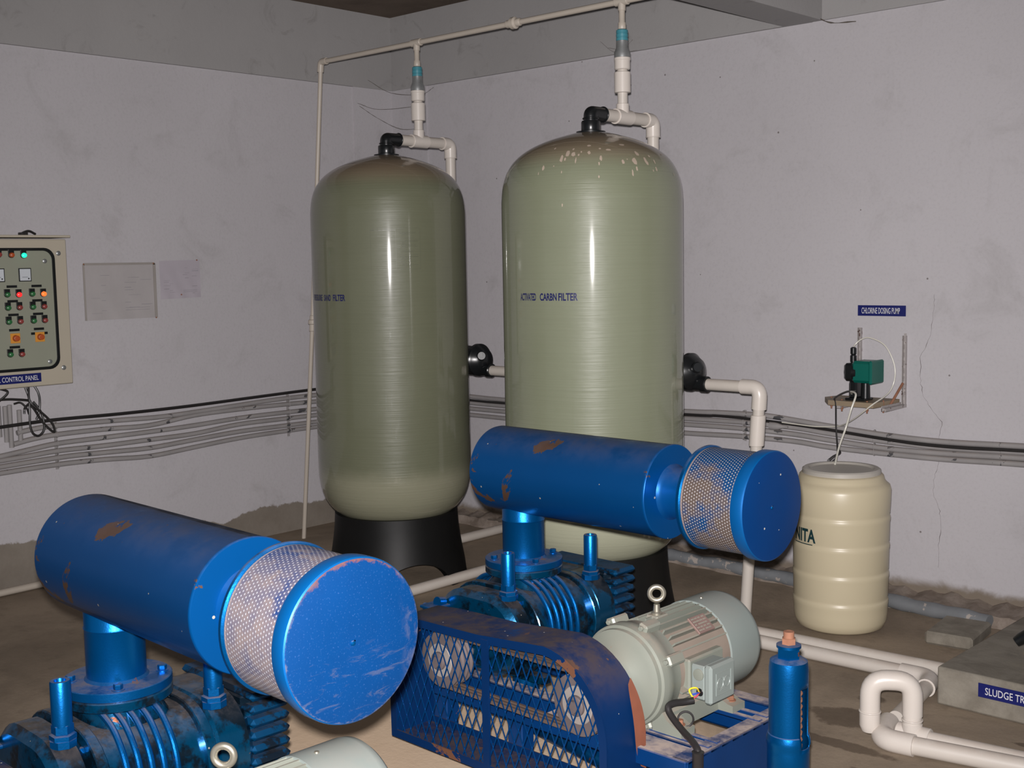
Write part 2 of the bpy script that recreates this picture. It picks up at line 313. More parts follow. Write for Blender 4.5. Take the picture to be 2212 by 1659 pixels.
# ---------------------------------------------------------------- geometry helpers
class G:
    def __init__(s): s.v = []; s.f = []; s.m = []; s.mi = 0
    def add(s, vs, fs):
        o = len(s.v); s.v += [Vector(p) for p in vs]; s.f += [[i + o for i in f] for f in fs]; s.m += [s.mi] * len(fs); return s
    def mat(s, i): s.mi = i; return s
    def box(s, x0, x1, y0, y1, z0, z1, T=None):
        p = [(x, y, z) for z in (z0, z1) for y in (y0, y1) for x in (x0, x1)]
        if T is not None: p = [T @ Vector(q) for q in p]
        return s.add(p, [(0, 2, 3, 1), (4, 5, 7, 6), (0, 1, 5, 4), (2, 6, 7, 3), (0, 4, 6, 2), (1, 3, 7, 5)])
    def rbox(s, x0, x1, y0, y1, z0, z1, r=0.004, T=None):
        xs = [(x0, x0 + r), (x1, x1 - r)]; ys = [(y0, y0 + r), (y1, y1 - r)]; zs = [(z0, z0 + r), (z1, z1 - r)]
        vs = []; idx = {}
        for i in (0, 1):
            for j in (0, 1):
                for k in (0, 1):
                    for a in range(3):
                        idx[i, j, k, a] = len(vs)
                        q = Vector((xs[i][0 if a == 0 else 1], ys[j][0 if a == 1 else 1], zs[k][0 if a == 2 else 1]))
                        vs.append(T @ q if T is not None else q)
        fs = []
        for i in (0, 1):
            q = [idx[i, 0, 0, 0], idx[i, 1, 0, 0], idx[i, 1, 1, 0], idx[i, 0, 1, 0]]; fs.append(q if i else q[::-1])
            q = [idx[0, i, 0, 1], idx[1, i, 0, 1], idx[1, i, 1, 1], idx[0, i, 1, 1]]; fs.append(q[::-1] if i else q)
            q = [idx[0, 0, i, 2], idx[1, 0, i, 2], idx[1, 1, i, 2], idx[0, 1, i, 2]]; fs.append(q if i else q[::-1])
        for i in (0, 1):
            for j in (0, 1):
                q = [idx[i, j, 0, 0], idx[i, j, 1, 0], idx[i, j, 1, 1], idx[i, j, 0, 1]]; fs.append(q if i != j else q[::-1])
                q = [idx[i, 0, j, 0], idx[i, 1, j, 0], idx[i, 1, j, 2], idx[i, 0, j, 2]]; fs.append(q if i == j else q[::-1])
                q = [idx[0, i, j, 1], idx[1, i, j, 1], idx[1, i, j, 2], idx[0, i, j, 2]]; fs.append(q if i != j else q[::-1])
        for i in (0, 1):
            for j in (0, 1):
                for k in (0, 1):
                    q = [idx[i, j, k, 0], idx[i, j, k, 1], idx[i, j, k, 2]]; fs.append(q if (i + j + k) % 2 else q[::-1])
        return s.add(vs, fs)
    def lathe(s, prof, o=(0, 0, 0), ax=(0, 0, 1), n=40, caps=True, ang0=0.0):
        ax = Vector(ax).normalized(); o = Vector(o)
        t = Vector((0, 0, 1)) if abs(ax.z) < 0.9 else Vector((1, 0, 0))
        b = ax.cross(t).normalized(); c = ax.cross(b) * -1
        if abs(ax.z) > 0.9: b = Vector((1, 0, 0)); c = ax.cross(b)
        vs = []; fs = []
        for (r, h) in prof:
            for i in range(n):
                a = 2 * pi * i / n + ang0; vs.append(o + ax * h + (b * cos(a) + c * sin(a)) * r)
        k = len(prof)
        flip = b.cross(c).dot(ax) < 0
        for j in range(k - 1):
            for i in range(n):
                q = [j * n + i, j * n + (i + 1) % n, (j + 1) * n + (i + 1) % n, (j + 1) * n + i]
                fs.append(q[::-1] if flip else q)
        if caps:
            q = list(range(n)); fs.append(q if flip else q[::-1])
            q = [(k - 1) * n + i for i in range(n)]; fs.append(q[::-1] if flip else q)
        return s.add(vs, fs)
    def cyl(s, a, b, r, r2=None, n=24, ch=0.0):
        a = Vector(a); b = Vector(b); h = (b - a).length; r2 = r if r2 is None else r2
        p = [(r - ch, 0), (r, ch), (r2, h - ch), (r2 - ch, h)] if ch else [(r, 0), (r2, h)]
        return s.lathe(p, a, b - a, n)
    def tube(s, path, r, n=14, closed=False, caps=True):
        P = [Vector(p) for p in path]; k = len(P); rings = []
        rr = r if isinstance(r, (list, tuple)) else [r] * k
        t0 = (P[1] - P[0]).normalized(); up = Vector((0, 0, 1)) if abs(t0.z) < 0.9 else Vector((1, 0, 0))
        nrm = t0.cross(up).normalized()
        vs = []
        for i in range(k):
            if closed: t = (P[(i + 1) % k] - P[i - 1]).normalized()
            else: t = (P[min(i + 1, k - 1)] - P[max(i - 1, 0)]).normalized()
            nrm = (nrm - t * nrm.dot(t)).normalized(); bn = t.cross(nrm)
            for j in range(n):
                a = 2 * pi * j / n; vs.append(P[i] + (nrm * cos(a) + bn * sin(a)) * rr[i])
        fs = []
        for i in range(k if closed else k - 1):
            for j in range(n):
                a, b = i * n, ((i + 1) % k) * n
                fs.append((a + j, a + (j + 1) % n, b + (j + 1) % n, b + j))
        if caps and not closed: fs.append(list(range(n))[::-1]); fs.append([(k - 1) * n + j for j in range(n)])
        return s.add(vs, fs)
    def prism(s, poly, y0, y1, caps=True):     # poly in x,z, extruded along y
        n = len(poly); vs = [(x, y0, z) for x, z in poly] + [(x, y1, z) for x, z in poly]
        fs = [(i, (i + 1) % n, n + (i + 1) % n, n + i) for i in range(n)]
        if caps: fs += [list(range(n))[::-1], [n + i for i in range(n)]]
        ar = sum(poly[i][0] * poly[(i + 1) % n][1] - poly[(i + 1) % n][0] * poly[i][1] for i in range(n))
        fs = [list(f) if ar < 0 else list(f)[::-1] for f in fs]
        # orientation fixed later by recalculation
        return s.add(vs, fs)
    def torus(s, c, ax, R, r, n=32, m=12):
        ax = Vector(ax).normalized(); t = Vector((0, 0, 1)) if abs(ax.z) < 0.9 else Vector((1, 0, 0))
        b = ax.cross(t).normalized(); d = ax.cross(b); c = Vector(c)
        return s.tube([c + (b * cos(2 * pi * i / n) + d * sin(2 * pi * i / n)) * R for i in range(n)], r, m, closed=True)
    def hexn(s, a, b, r): return s.lathe([(r * 0.9, 0), (r, 0.002), (r, (Vector(b) - Vector(a)).length - 0.002), (r * 0.85, (Vector(b) - Vector(a)).length)], a, Vector(b) - Vector(a), 6)
    def map(s, fn): s.v = [Vector(fn(p)) for p in s.v]; return s
    def merge(s, o): s.add(o.v, o.f); return s

def build(name, g, mats, parent=None, recalc=True, angle=35, loc=None):
    me = D.meshes.new(name); vs = g.v
    o = D.objects.new(name, me); COL.objects.link(o)
    if parent is None and loc is None:
        xs = [p.x for p in vs]; ys = [p.y for p in vs]; zs = [p.z for p in vs]
        loc = Vector(((min(xs) + max(xs)) / 2, (min(ys) + max(ys)) / 2, min(zs)))
    if loc is not None: vs = [p - Vector(loc) for p in vs]; o.location = loc
    me.from_pydata([tuple(p) for p in vs], [], g.f)
    if recalc:
        import bmesh
        bm = bmesh.new(); bm.from_mesh(me); bmesh.ops.recalc_face_normals(bm, faces=bm.faces); bm.to_mesh(me); bm.free()
    for m in (mats if isinstance(mats, (list, tuple)) else [mats]): me.materials.append(m)
    for i, p in enumerate(me.polygons): p.use_smooth = True; p.material_index = g.m[i]
    me.set_sharp_from_angle(angle=radians(angle)); me.update()
    if parent is not None: o.parent = parent
    return o
def tag(o, label, cat, group=None, kind=None):
    if label: o['label'] = label
    if cat: o['category'] = cat
    if group: o['group'] = group
    if kind: o['kind'] = kind
    return o
def thing(name, label, cat, loc=(0, 0, 0), rz=0.0, group=None):
    o = D.objects.new(name, None); COL.objects.link(o); o.location = loc; o.rotation_euler = (0, 0, rz)
    o.empty_display_size = 0.1
    return tag(o, label, cat, group)
def struct(name, g, m): o = build(name, g, m, loc=(0, 0, 0)); o['kind'] = 'structure'; return o
def copy_tree(o, parent=None):
    c = o.copy(); COL.objects.link(c); c.parent = parent
    for ch in list(o.children): copy_tree(ch, c)
    return c
def fillet(pts, rb, n=7):
    P = [Vector(p) for p in pts]; out = [P[0]]
    for i in range(1, len(P) - 1):
        a = (P[i - 1] - P[i]); b = (P[i + 1] - P[i]); r = min(rb, a.length * 0.49, b.length * 0.49)
        a.normalize(); b.normalize(); th = a.angle(b)
        if th > pi - 0.03: out.append(P[i]); continue
        t = r                                  # tangent length
        p0 = P[i] + a * t; p1 = P[i] + b * t
        for k in range(n + 1):
            u = k / n; out.append(p0.lerp(P[i], u).lerp(P[i].lerp(p1, u), u))
    out.append(P[-1]); return out
def spline(pts, n=8):
    P = [Vector(p) for p in pts]; Q = [P[0] * 2 - P[1]] + P + [P[-1] * 2 - P[-2]]; out = []
    for i in range(1, len(Q) - 2):
        for k in range(n):
            t = k / n; a, b, c, d = Q[i - 1], Q[i], Q[i + 1], Q[i + 2]
            out.append(0.5 * ((2 * b) + (c - a) * t + (2 * a - 5 * b + 4 * c - d) * t * t + (3 * b - a - 3 * c + d) * t ** 3))
    out.append(P[-1]); return out
def text_geo(body, width, height, bold=0.0):
    """letters as flat polygons in XY, fitted to width x height, origin lower left"""
    cu = D.curves.new('text', 'FONT'); cu.body = body; cu.size = 1.0; cu.resolution_u = 3; cu.offset = bold
    o = D.objects.new('text', cu); COL.objects.link(o)
    dg = bpy.context.evaluated_depsgraph_get(); me = D.meshes.new_from_object(o.evaluated_get(dg))
    g = G(); g.add([v.co.copy() for v in me.vertices], [list(p.vertices) for p in me.polygons])
    D.objects.remove(o); D.meshes.remove(me); D.curves.remove(cu)
    x0 = min(p.x for p in g.v); x1 = max(p.x for p in g.v); y0 = min(p.y for p in g.v); y1 = max(p.y for p in g.v)
    g.map(lambda p: ((p.x - x0) / (x1 - x0) * width, (p.y - y0) / (y1 - y0) * height, 0)); return g

# ---------------------------------------------------------------- room
g = G().box(XL, 3.5, -2.5, YB, -0.1, 0.0); struct('floor', g, FLOOR)
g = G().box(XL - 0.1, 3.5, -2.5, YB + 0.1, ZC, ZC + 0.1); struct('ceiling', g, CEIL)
g = G().box(XL - 0.1, XL, -2.5, YB, -0.1, ZC); struct('wall_left', g, WALL_L)
g = G().box(XL - 0.1, 3.5, YB, YB + 0.1, -0.1, ZC); WB = struct('wall_back', g, WALL_B)
g = G().box(XL, XL + 0.018, -2.5, YB, ZBM, ZC); struct('trim_1', g, BEAM)
g = G().box(XL + 0.018, 3.5, YB - 0.018, YB, ZBM, ZC); struct('trim_2', g, BEAM)
g = G().box(-3.085, -2.875, -2.0, YB - 0.018, ZBM, ZC); struct('trim_3', g, BEAM)
g = G().box(XL, XL + 0.012, 4.99, YB, 0, ZBM).box(XL + 0.012, XL + 0.33, YB - 0.012, YB, 0, ZBM); struct('trim_4', g, WALL_L)
g = G().box(-2.93, 3.5, YB - 0.006, YB, 0.0, ZBM); struct('trim_5', g, WALL_B)
# rough mortar fillet along the foot of the back wall
g = G(); n = 120; vs = []
for i in range(n + 1):
    x = -5.5 + i * (5.5 + 1.2 - 2.9) / n; r = 0.05 + 0.010 * sin(i * 1.7) + 0.008 * sin(i * 0.61 + 1); q = 0.08 * min(1, max(0, (x + 3.35) / 1.35))
    vs += [(x, YB, r + 0.01), (x, YB - 0.03 - q * 0.4, r), (x, YB - 0.095 - q - 0.012 * sin(i * 2.3), 0.046), (x, YB - 0.13 - q + 0.01 * sin(i * 0.9), 0)]
g.add(vs, [(i * 4 + j, i * 4 + 4 + j, i * 4 + 5 + j, i * 4 + 1 + j) for i in range(n) for j in range(3)])
o = struct('baseboard_back', g, MORTAR)

# hairline crack down the back wall (part of the wall)
pts = [(-2.31, 1.43), (-2.31, 1.368), (-2.324, 1.24), (-2.372, 1.142), (-2.371, 1.034), (-2.353, 0.964), (-2.313, 0.902), (-2.263, 0.852), (-2.278, 0.781),
       (-2.278, 0.662), (-2.297, 0.595), (-2.30, 0.52), (-2.27, 0.44), (-2.262, 0.38), (-2.27, 0.28), (-2.275, 0.15)]
pp = []
for a, b in zip(pts, pts[1:]):
    for k in range(5):
        t = k / 5; pp.append((a[0] + (b[0] - a[0]) * t + random.uniform(-.004, .004), a[1] + (b[1] - a[1]) * t))
g = G(); g.tube([(x, YB - 0.0062, z) for x, z in pp], [0.0004 + 0.0012 * random.random() ** 2 for _ in pp], 4)
build('crack', g, M_CRACK, WB)

# ---------------------------------------------------------------- filter tanks
def tank_prof():
    return [(0.05, 0.30), (0.15, 0.305), (0.24, 0.325), (0.305, 0.36), (0.345, 0.405), (0.370, 0.455), (0.385, 0.52), (0.390, 0.60),
            (0.390, 0.9), (0.390, 1.2), (0.390, 1.5), (0.390, 1.82), (0.3885, 1.88), (0.382, 1.935), (0.366, 1.985), (0.338, 2.03), (0.30, 2.065), (0.25, 2.095), (0.19, 2.12), (0.13, 2.138), (0.075, 2.152), (0.045, 2.156)]
def smooth_prof(p, n=4):
    q = spline([Vector((a, b, 0)) for a, b in p], n); return [(max(v.x, 0.001), v.y) for v in q]
def wrap(g, R, az0, z0, lift=0.0008):
    """lay flat letters (x along, y up) on an upright cylinder, x=0 at azimuth az0"""
    return g.map(lambda p: ((R + lift + p.z) * cos(az0 + p.x / R), (R + lift + p.z) * sin(az0 + p.x / R), z0 + p.y))
def make_tank(x, y, m, label):
    t = thing('filter_tank', label, 'water tank', (x, y, 0), 0, 'fibreglass filter tanks')
    build('vessel', G().lathe(smooth_prof(tank_prof(), 3), n=96), m, t, angle=60)
    # black stand: flared skirt with arched openings
    n = 180; az = atan2(-y, -x)
    def zb(a):
        d = ((a - (az + radians(17)) + pi / 4) % (pi / 2)) - pi / 4
        k = d / radians(30)
        return 0.0 if abs(k) > 1 else 0.13 * sqrt(1 - k * k)
    lv = [0.0, 0.25, 0.5, 0.75, 1.0]; vs = []; fs = []; H = 0.352
    def rad(z): return 0.315 + 0.055 * (1 - z / H) ** 1.6
    for side in (0, 1):
        for l in lv:
            for i in range(n):
                a = 2 * pi * i / n; z0 = zb(a); z = z0 + (H - z0) * l; r = rad(z) - side * 0.035
                vs.append((r * cos(a), r * sin(a), z))
    K = len(lv)
    for side in (0, 1):
        for j in range(K - 1):
            for i in range(n):
                b = side * K * n; q = (b + j * n + i, b + j * n + (i + 1) % n, b + (j + 1) * n + (i + 1) % n, b + (j + 1) * n + i)
                fs.append(q)
    for i in range(n):
        fs.append((i, (i + 1) % n, K * n + (i + 1) % n, K * n + i)); fs.append(((K - 1) * n + i, (K - 1) * n + (i + 1) % n, (2 * K - 1) * n + (i + 1) % n, (2 * K - 1) * n + i))
    build('stand', G().add(vs, fs), M_SKIRT, t)
    g = G().lathe([(0.063, 2.148), (0.063, 2.160), (0.043, 2.162)], n=40).lathe([(0.040, 2.160), (0.042, 2.164), (0.042, 2.20), (0.039, 2.205)], n=12).lathe([(0.031, 2.2), (0.031, 2.215)], n=24)
    build('neck_adapter', g, M_BLACK, t)
    return t, az
T1, az1 = make_tank(-4.632, 4.1, M_TANK1, 'dark olive fibreglass filter tank farther from camera, left of the other tank')
T2, az2 = make_tank(-3.312, 4.1, M_TANK2, 'lighter green fibreglass tank lettered ACTIVATED CARBN FILTER, splashed with white drips near its top')
a0 = az2 - radians(50)
for s, dx, wd in (('ACTIVATED', 0, 0.092), ('CARBN', 0.112, 0.079), ('FILTER', 0.198, 0.082)):
    gt = text_geo(s, wd, 0.031, 0.03); gt.map(lambda p, dx=dx: (p.x + dx, p.y, 0)); wrap(gt, 0.39, a0, 1.449)
    build('lettering', gt, M_INK, T2, recalc=False)
a0 = az1 - radians(75)
for s, dx, wd in (('PRESSURE', 0, 0.115), ('SAND', 0.132, 0.055), ('FILTER', 0.203, 0.078)):
    gt = text_geo(s, wd, 0.031, 0.03); gt.map(lambda p, dx=dx: (p.x + dx, p.y, 0)); wrap(gt, 0.39, a0, 1.438)
    build('lettering', gt, M_INK, T1, recalc=False)
# splashes of pale paint on the dome of the right tank
SPL = [(-1.243,2.0204,.0072,.0155),(-1.18,2.0407,.0078,.0145),(-1.105,2.0367,.0083,.0093),(-1.448,1.9855,.0057,.0114),(-1.197,2.0169,.0041,.0062),(-1.068,2.0097,.0026,.0134),(-1.041,2.0331,.0036,.0046),(-.917,2.0416,.0067,.0083),(-.919,2.0726,.0078,.0042),(-.78,2.0163,.0062,.0113),(-.805,1.994,.0031,.0072),(-.528,2.0013,.0062,.0103),(-.381,2.0047,.0114,.0155),(-.305,2.0375,.0084,.0104),(-.224,2.0099,.0073,.0125),(-.212,1.9984,.0063,.0083),(-.085,2.0055,.0042,.0095),(-.102,1.9737,.0047,.0094),(-.377,1.9734,.0041,.0103),(-.437,1.9542,.0036,.0144),(-1.123,2.059,.0047,.0042),(-1.403,2.067,.0047,.0042),(-.668,2.0525,.0114,.0042),(-.441,2.0762,.0131,.0037),(-.777,2.0584,.0047,.0036),(.206,2.0436,.0038,.0038),(-1.012,2.0453,.0036,.0036),(-.469,2.0121,.0026,.0026),(-.155,1.9678,.0026,.0052),(-1.318,1.9905,.0026,.0026),(-.129,2.0288,.0053,.0053),(-1.215,1.9645,.0021,.0062),(-1.498,1.9635,.0016,.0062),(.245,1.9591,.0021,.0075),(-.813,1.9404,.0031,.0061),(-1.197,1.8321,.0026,.0071)]
PR = smooth_prof(tank_prof(), 3)
def prad(z):
    for (r0, z0), (r1, z1) in zip(PR, PR[1:]):
        if z0 <= z <= z1 and z > 1: return r0 + (r1 - r0) * (z - z0) / max(z1 - z0, 1e-6)
    return 0.39
rs = random.Random(3); M_SPL = pm('dried_pale_paint', (0.42, 0.34, 0.27), 0.7)
for az, z, hw, hh in SPL:
    R0 = prad(z); vs = [(az, z)]; N = 12; wob = [rs.uniform(0.75, 1.15) for _ in range(N)]
    for k in (0.5, 1.0):
        for i in range(N): a = 2 * pi * i / N; vs.append((az + hw * k * wob[i] * cos(a) / R0, z + hh * k * wob[i] * sin(a)))
    P3 = [((prad(b) + 0.0022) * cos(a), (prad(b) + 0.0022) * sin(a), b + 0.0008) for a, b in vs]
    g = G().add(P3, [(0, 1 + i, 1 + (i + 1) % N) for i in range(N)] + [(1 + i, 1 + N + i, 1 + N + (i + 1) % N, 1 + (i + 1) % N) for i in range(N)])
    build('paint_splash', g, M_SPL, T2, recalc=False)
# faded printed label on the left tank
M_FADE = pm('faded_label_print', (0.095, 0.10, 0.065), 0.4, 0, 0.4, 30)
gl = G(); a0 = az1 - radians(13)
def line(x0, x1, z, h=0.002):
    k = max(1, int((x1 - x0) / 0.02)); 
    for i in range(k):
        xa = x0 + (x1 - x0) * i / k; xb = x0 + (x1 - x0) * (i + 1) / k
        gl.add([(xa, z, 0), (xb, z, 0), (xb, z + h, 0), (xa, z + h, 0)], [(0, 1, 2, 3)])
line(0, 0.12, 0.185, 0.003); line(0, 0.24, 0.0, 0.001); line(0, 0.24, 0.195, 0.001)
for k in range(15):
    z = 0.015 + k * 0.011; x0 = random.choice((0.01, 0.12, 0.14)); x1 = x0 + random.uniform(0.05, 0.1); line(x0, min(x1, 0.24), z, random.choice((0.0012, 0.002)))
    if random.random() < .6: line(0.15, 0.15 + random.uniform(.03, .08), z + .005, 0.0018)
for xx in (0.0, 0.12, 0.24): gl.add([(xx, 0, 0), (xx + .001, 0, 0), (xx + .001, .195, 0), (xx, .195, 0)], [(0, 1, 2, 3)])
wrap(gl, 0.39, a0, 1.585); build('printed_label', gl, M_FADE, T1, recalc=False)

# ---------------------------------------------------------------- pipework over each tank
YH, ZH, ZP = 4.325, 2.737, 2.238
def tank_pipes(x, label, foot):
    t = thing('tank_feed_pipe', label, 'pipe', (x, 4.1, 2.16), 0, 'feed pipes on top of the filter tanks')
    z = ZP - 2.16; yt = YH - 4.1; yd = 4.55 - 4.1
    g = G().tube(fillet([(0, 0, 0.05), (0, 0, z), (0, 0.085, z)], 0.045), 0.031, 20)
    g.torus((0, 0.083, z), (0, 1, 0), 0.031, 0.004).torus((0, 0, 0.055), (0, 0, 1), 0.032, 0.004)
    build('elbow', g, M_BLACK, t)['label'] = 'black plastic elbow'
    build('crossover_pipe', G().cyl((0, 0.072, z), (0, yd - 0.04, z), 0.0275, n=28), M_PVC, t)
    g = G().cyl((0, yt - 0.055, z), (0, yt + 0.055, z), 0.0325, n=28, ch=0.002).cyl((0, yt, z), (0, yt, z + 0.058), 0.0285, n=28, ch=0.002)
    g.torus((0, yt - 0.053, z), (0, 1, 0), 0.0318, 0.0022)
    build('tee', g, M_PVCF, t)
    zz = lambda v: z + (304 - v) * 0.00237
    g = G().cyl((0, yt, z + .05), (0, yt, zz(215)), 0.0225, n=24); build('riser_pipe', g, M_PVC, t)
    g = G().lathe([(0.030, 0), (0.036, 0.002), (0.036, 0.088), (0.032, 0.092)], (0, yt, zz(260)), n=28); build('coupling', g, M_PVCF, t)
    g = G().lathe([(0.029, 0), (0.0345, 0.004), (0.0345, 0.04), (0.0365, 0.042), (0.0365, 0.052), (0.033, 0.054)], (0, yt, zz(218)), n=28); build('union_socket', g, M_PVCF, t)
    g = G().lathe([(0.0355, 0), (0.0355, 0.022), (0.027, 0.042), (0.026, 0.072)], (0, yt, zz(195.5)), n=28); build('reducer', g, M_GALV, t)['label'] = 'dull grey metal reducer'
    g = G().lathe([(0.0265, 0), (0.0265, 0.011), (0.0245, 0.0125), (0.0245, 0.015), (0.0265, 0.0165), (0.0265, 0.028), (0.0245, 0.0295), (0.0245, 0.032), (0.0265, 0.0335), (0.0255, 0.045), (0.017, 0.05)], (0, yt, zz(165)), n=28)
    build('threaded_plug', g, M_TEAL, t)['label'] = 'teal plastic fitting'
    g = G().lathe([(0.013, 0), (0.0175, 0.008), (0.0175, 0.03), (0.0135, 0.036), (0.0135, ZH - 2.16 - zz(146) - 0.018)], (0, yt, zz(146)), n=20)
    build('vent_stub', g, M_PVCS, t)
    g = G().tube(fillet([(0, yd - 0.062, z), (0, yd, z), (0, yd, z - 0.075)], 0.05), 0.0325, 22).torus((0, yd - .06, z), (0, 1, 0), 0.0318, 0.0022).torus((0, yd, z - .073), (0, 0, 1), 0.0318, 0.0025)
    build('bend', g, M_PVCF, t)
    build('drop_pipe', G().cyl((0, yd, z - 0.06), (0, yd, 1.17 - 2.16), 0.0265, n=24), M_PVC, t)
    return t
tank_pipes(-4.632, 'white pipe set with black elbow and teal fitting over the left darker tank', 0)
tank_pipes(-3.312, 'white pipe set with black elbow and teal fitting over the right lighter tank', 0)

# thin header pipe running over both tanks and down the left side
t = thing('header_pipe', 'thin cream pipe running above both tanks and down to the floor at left', 'pipe', (-5.72, YH, 0))
X0 = -5.412; ox = -5.72
g = G().tube([(-5.72 - ox, 0, 0.0), (-5.565 - ox, 0, 1.30), (X0 - ox, 0, ZH)], 0.0125, 16); build('drop_pipe', g, M_PVCS, t)
g = G().cyl((X0 - ox, 0, ZH), (-1.9 - ox, 0, ZH), 0.0135, n=18); build('top_pipe', g, M_PVCS, t)
g = G().tube(fillet([(X0 - 0.007 - ox, 0, ZH - 0.055), (X0 - ox, 0, ZH), (X0 + 0.05 - ox, 0, ZH)], 0.02), 0.0185, 18); build('elbow', g, M_PVCS, t)
for x in (-4.632, -3.312):
    g = G().cyl((x - 0.035 - ox, 0, ZH), (x + 0.035 - ox, 0, ZH), 0.0185, n=18, ch=.002).cyl((x - ox, 0, ZH), (x - ox, 0, ZH - 0.04), 0.017, n=18, ch=.001); build('tee', g, M_PVCS, t)
g = G().lathe([(0.015, 0), (0.0185, 0.004), (0.0185, 0.028), (0.028, 0.034), (0.028, 0.056), (0.0185, 0.062), (0.0185, 0.085), (0.015, 0.09)], (-4.0 - ox, 0, ZH), (1, 0, 0), 16); build('union', g, M_PVCS, t)
g = G().lathe([(0.0135, 0), (0.0175, 0.004), (0.0175, 0.04), (0.025, 0.045), (0.025, 0.066), (0.0175, 0.07), (0.0175, 0.09), (0.0135, 0.094)], (-5.5725 - ox, 0, 1.235), (0.119, 0, 1), 16); build('union', g, M_PVCS, t)

# ---------------------------------------------------------------- black multiport valves and their outlets
def valve(x, label):
    y, z = 4.55, 1.10
    t = thing('multiport_valve', label, 'valve', (x, y, z), 0, 'black valves behind the filter tanks')
    g = G().lathe([(0.03, 0), (0.065, 0.01), (0.075, 0.05), (0.072, 0.13), (0.05, 0.15)], (-0.02, 0, 0), (1, 0, 0), 32)
    g.tube(fillet([(0, 0, 0.08), (0, 0, -0.09)], 0.02), 0.035, 18).cyl((0, 0, 0.05), (0, 0, 0.10), 0.04, n=20, ch=.004)
    build('valve_body', g, M_BLACK, t)
    g = G().lathe([(0.07, 0.125), (0.086, 0.13), (0.086, 0.15), (0.078, 0.158), (0.06, 0.185), (0.03, 0.20), (0.004, 0.204)], (0, 0, 0), (1, 0, 0), 40)
    for k in range(10):
        a = 2 * pi * k / 10; g.lathe([(0.0085, 0), (0.0085, 0.018), (0.005, 0.022)], (0.13, 0.078 * cos(a), 0.078 * sin(a)), (1, 0, 0), 8)
        b = a + 0.3; g.box(0.15, 0.19 - 0.01, 0.05 * cos(b) - .003, 0.05 * cos(b) + .003, 0.05 * sin(b) - .003, 0.05 * sin(b) + .003)
    build('dome_cover', g, M_BLACK, t)
    g = G().lathe([(0.02, 0), (0.02, 0.05), (0.025, 0.052), (0.025, 0.075), (0.02, 0.08)], (0.17, -0.02, 0.022), (0.75, -0.65, 0.1), 20); build('side_port', g, M_BLACK, t)
    g = G().lathe([(0.03, 0), (0.03, 0.14), (0.036, 0.142), (0.036, 0.172), (0.033, 0.175)], (0.06, 0, -0.052), (1, 0, 0), 24); build('outlet_flange', g, M_BLACK, t)
    return t
valve(-4.632 + 0.04, 'black multiport valve seen between the two tanks')
valve(-3.312 + 0.06, 'black multiport valve with round side port, right of the lighter tank')

def outlet(xs, x1, label):
    y, z = 4.55, 1.048
    t = thing('outlet_pipe', label, 'pipe', (x1 - 0.075, y, 0), 0)
    f = Vector((0, 0, 0)); top = Vector((0.075, 0, z)); st = Vector((xs - x1 + 0.075, 0, z))
    d = (f - top)
    build('horizontal_pipe', G().cyl(st, top - Vector((0.05, 0, 0)), 0.026, n=24), M_PVC, t)
    g = G().tube(fillet([top - Vector((0.09, 0, 0)), top, top + d * 0.09], 0.055), 0.033, 22); build('elbow', g, M_PVCF, t)
    g = G().cyl(top + d * 0.05, f + Vector((0, 0, 0.0)), 0.0255, n=24); build('down_pipe', g, M_PVC, t)
    g = G().cyl(top + d * 0.115, top + d * 0.245, 0.033, n=24, ch=0.002); build('coupling', g, M_PVCF, t)
    return t
outlet(-3.03, -2.75, 'white outlet pipe with elbow dropping to the floor right of the lighter tank')
outlet(-4.36, -4.06, 'white outlet pipe beside the valve between the tanks, mostly behind the lighter tank')

# ---------------------------------------------------------------- floor pipes
def floor_pipe(name, pts, r, label, mat=None, bend=0.05, group=None):
    g = G().tube(fillet(pts, bend), r, 20); o = build(name, g, mat or M_PVC); tag(o, label, 'pipe', group); return o
floor_pipe('floor_pipe', [(-4.88, 4.55, 0.028), (-4.88, 5.2, 0.028)], 0.026, 'white pipe on the floor behind the left tank, nearest the corner')
floor_pipe('floor_pipe', [(-4.278, 3.55, 0.028), (-4.278, 4.6, 0.028), (-4.278, 5.2, 0.028)], 0.026, 'white pipe crossing the floor just right of the left tank stand')
floor_pipe('floor_pipe', [(-5.84, 1.9, 0.022), (-5.87, 2.9, 0.022), (-5.88, 3.9, 0.022)], 0.018, 'thin pale pipe on the floor along the left wall', M_PVCS)
t = thing('floor_pipe', 'front one of two parallel white floor pipes, with an elbow beside the plinth', 'pipe', (-2.2, 4.235, 0))
build('long_pipe', G().cyl((-0.65, 0, 0.03), (0.33, 0.035, 0.03), 0.028, n=24), M_PVC, t)
build('elbow', G().tube(fillet([(0.24, 0.03, 0.03), (0.36, 0.036, 0.03), (0.385, -0.08, 0.03)], 0.06), 0.034, 22), M_PVCF, t)
build('return_pipe', G().cyl((0.38, -0.05, 0.03), (0.435, -0.43, 0.03), 0.028, n=24), M_PVC, t)
floor_pipe('floor_pipe', [(-2.84, 4.33, 0.03), (-1.79, 4.385, 0.03)], 0.028, 'rear one of two parallel white floor pipes running to the plinth')
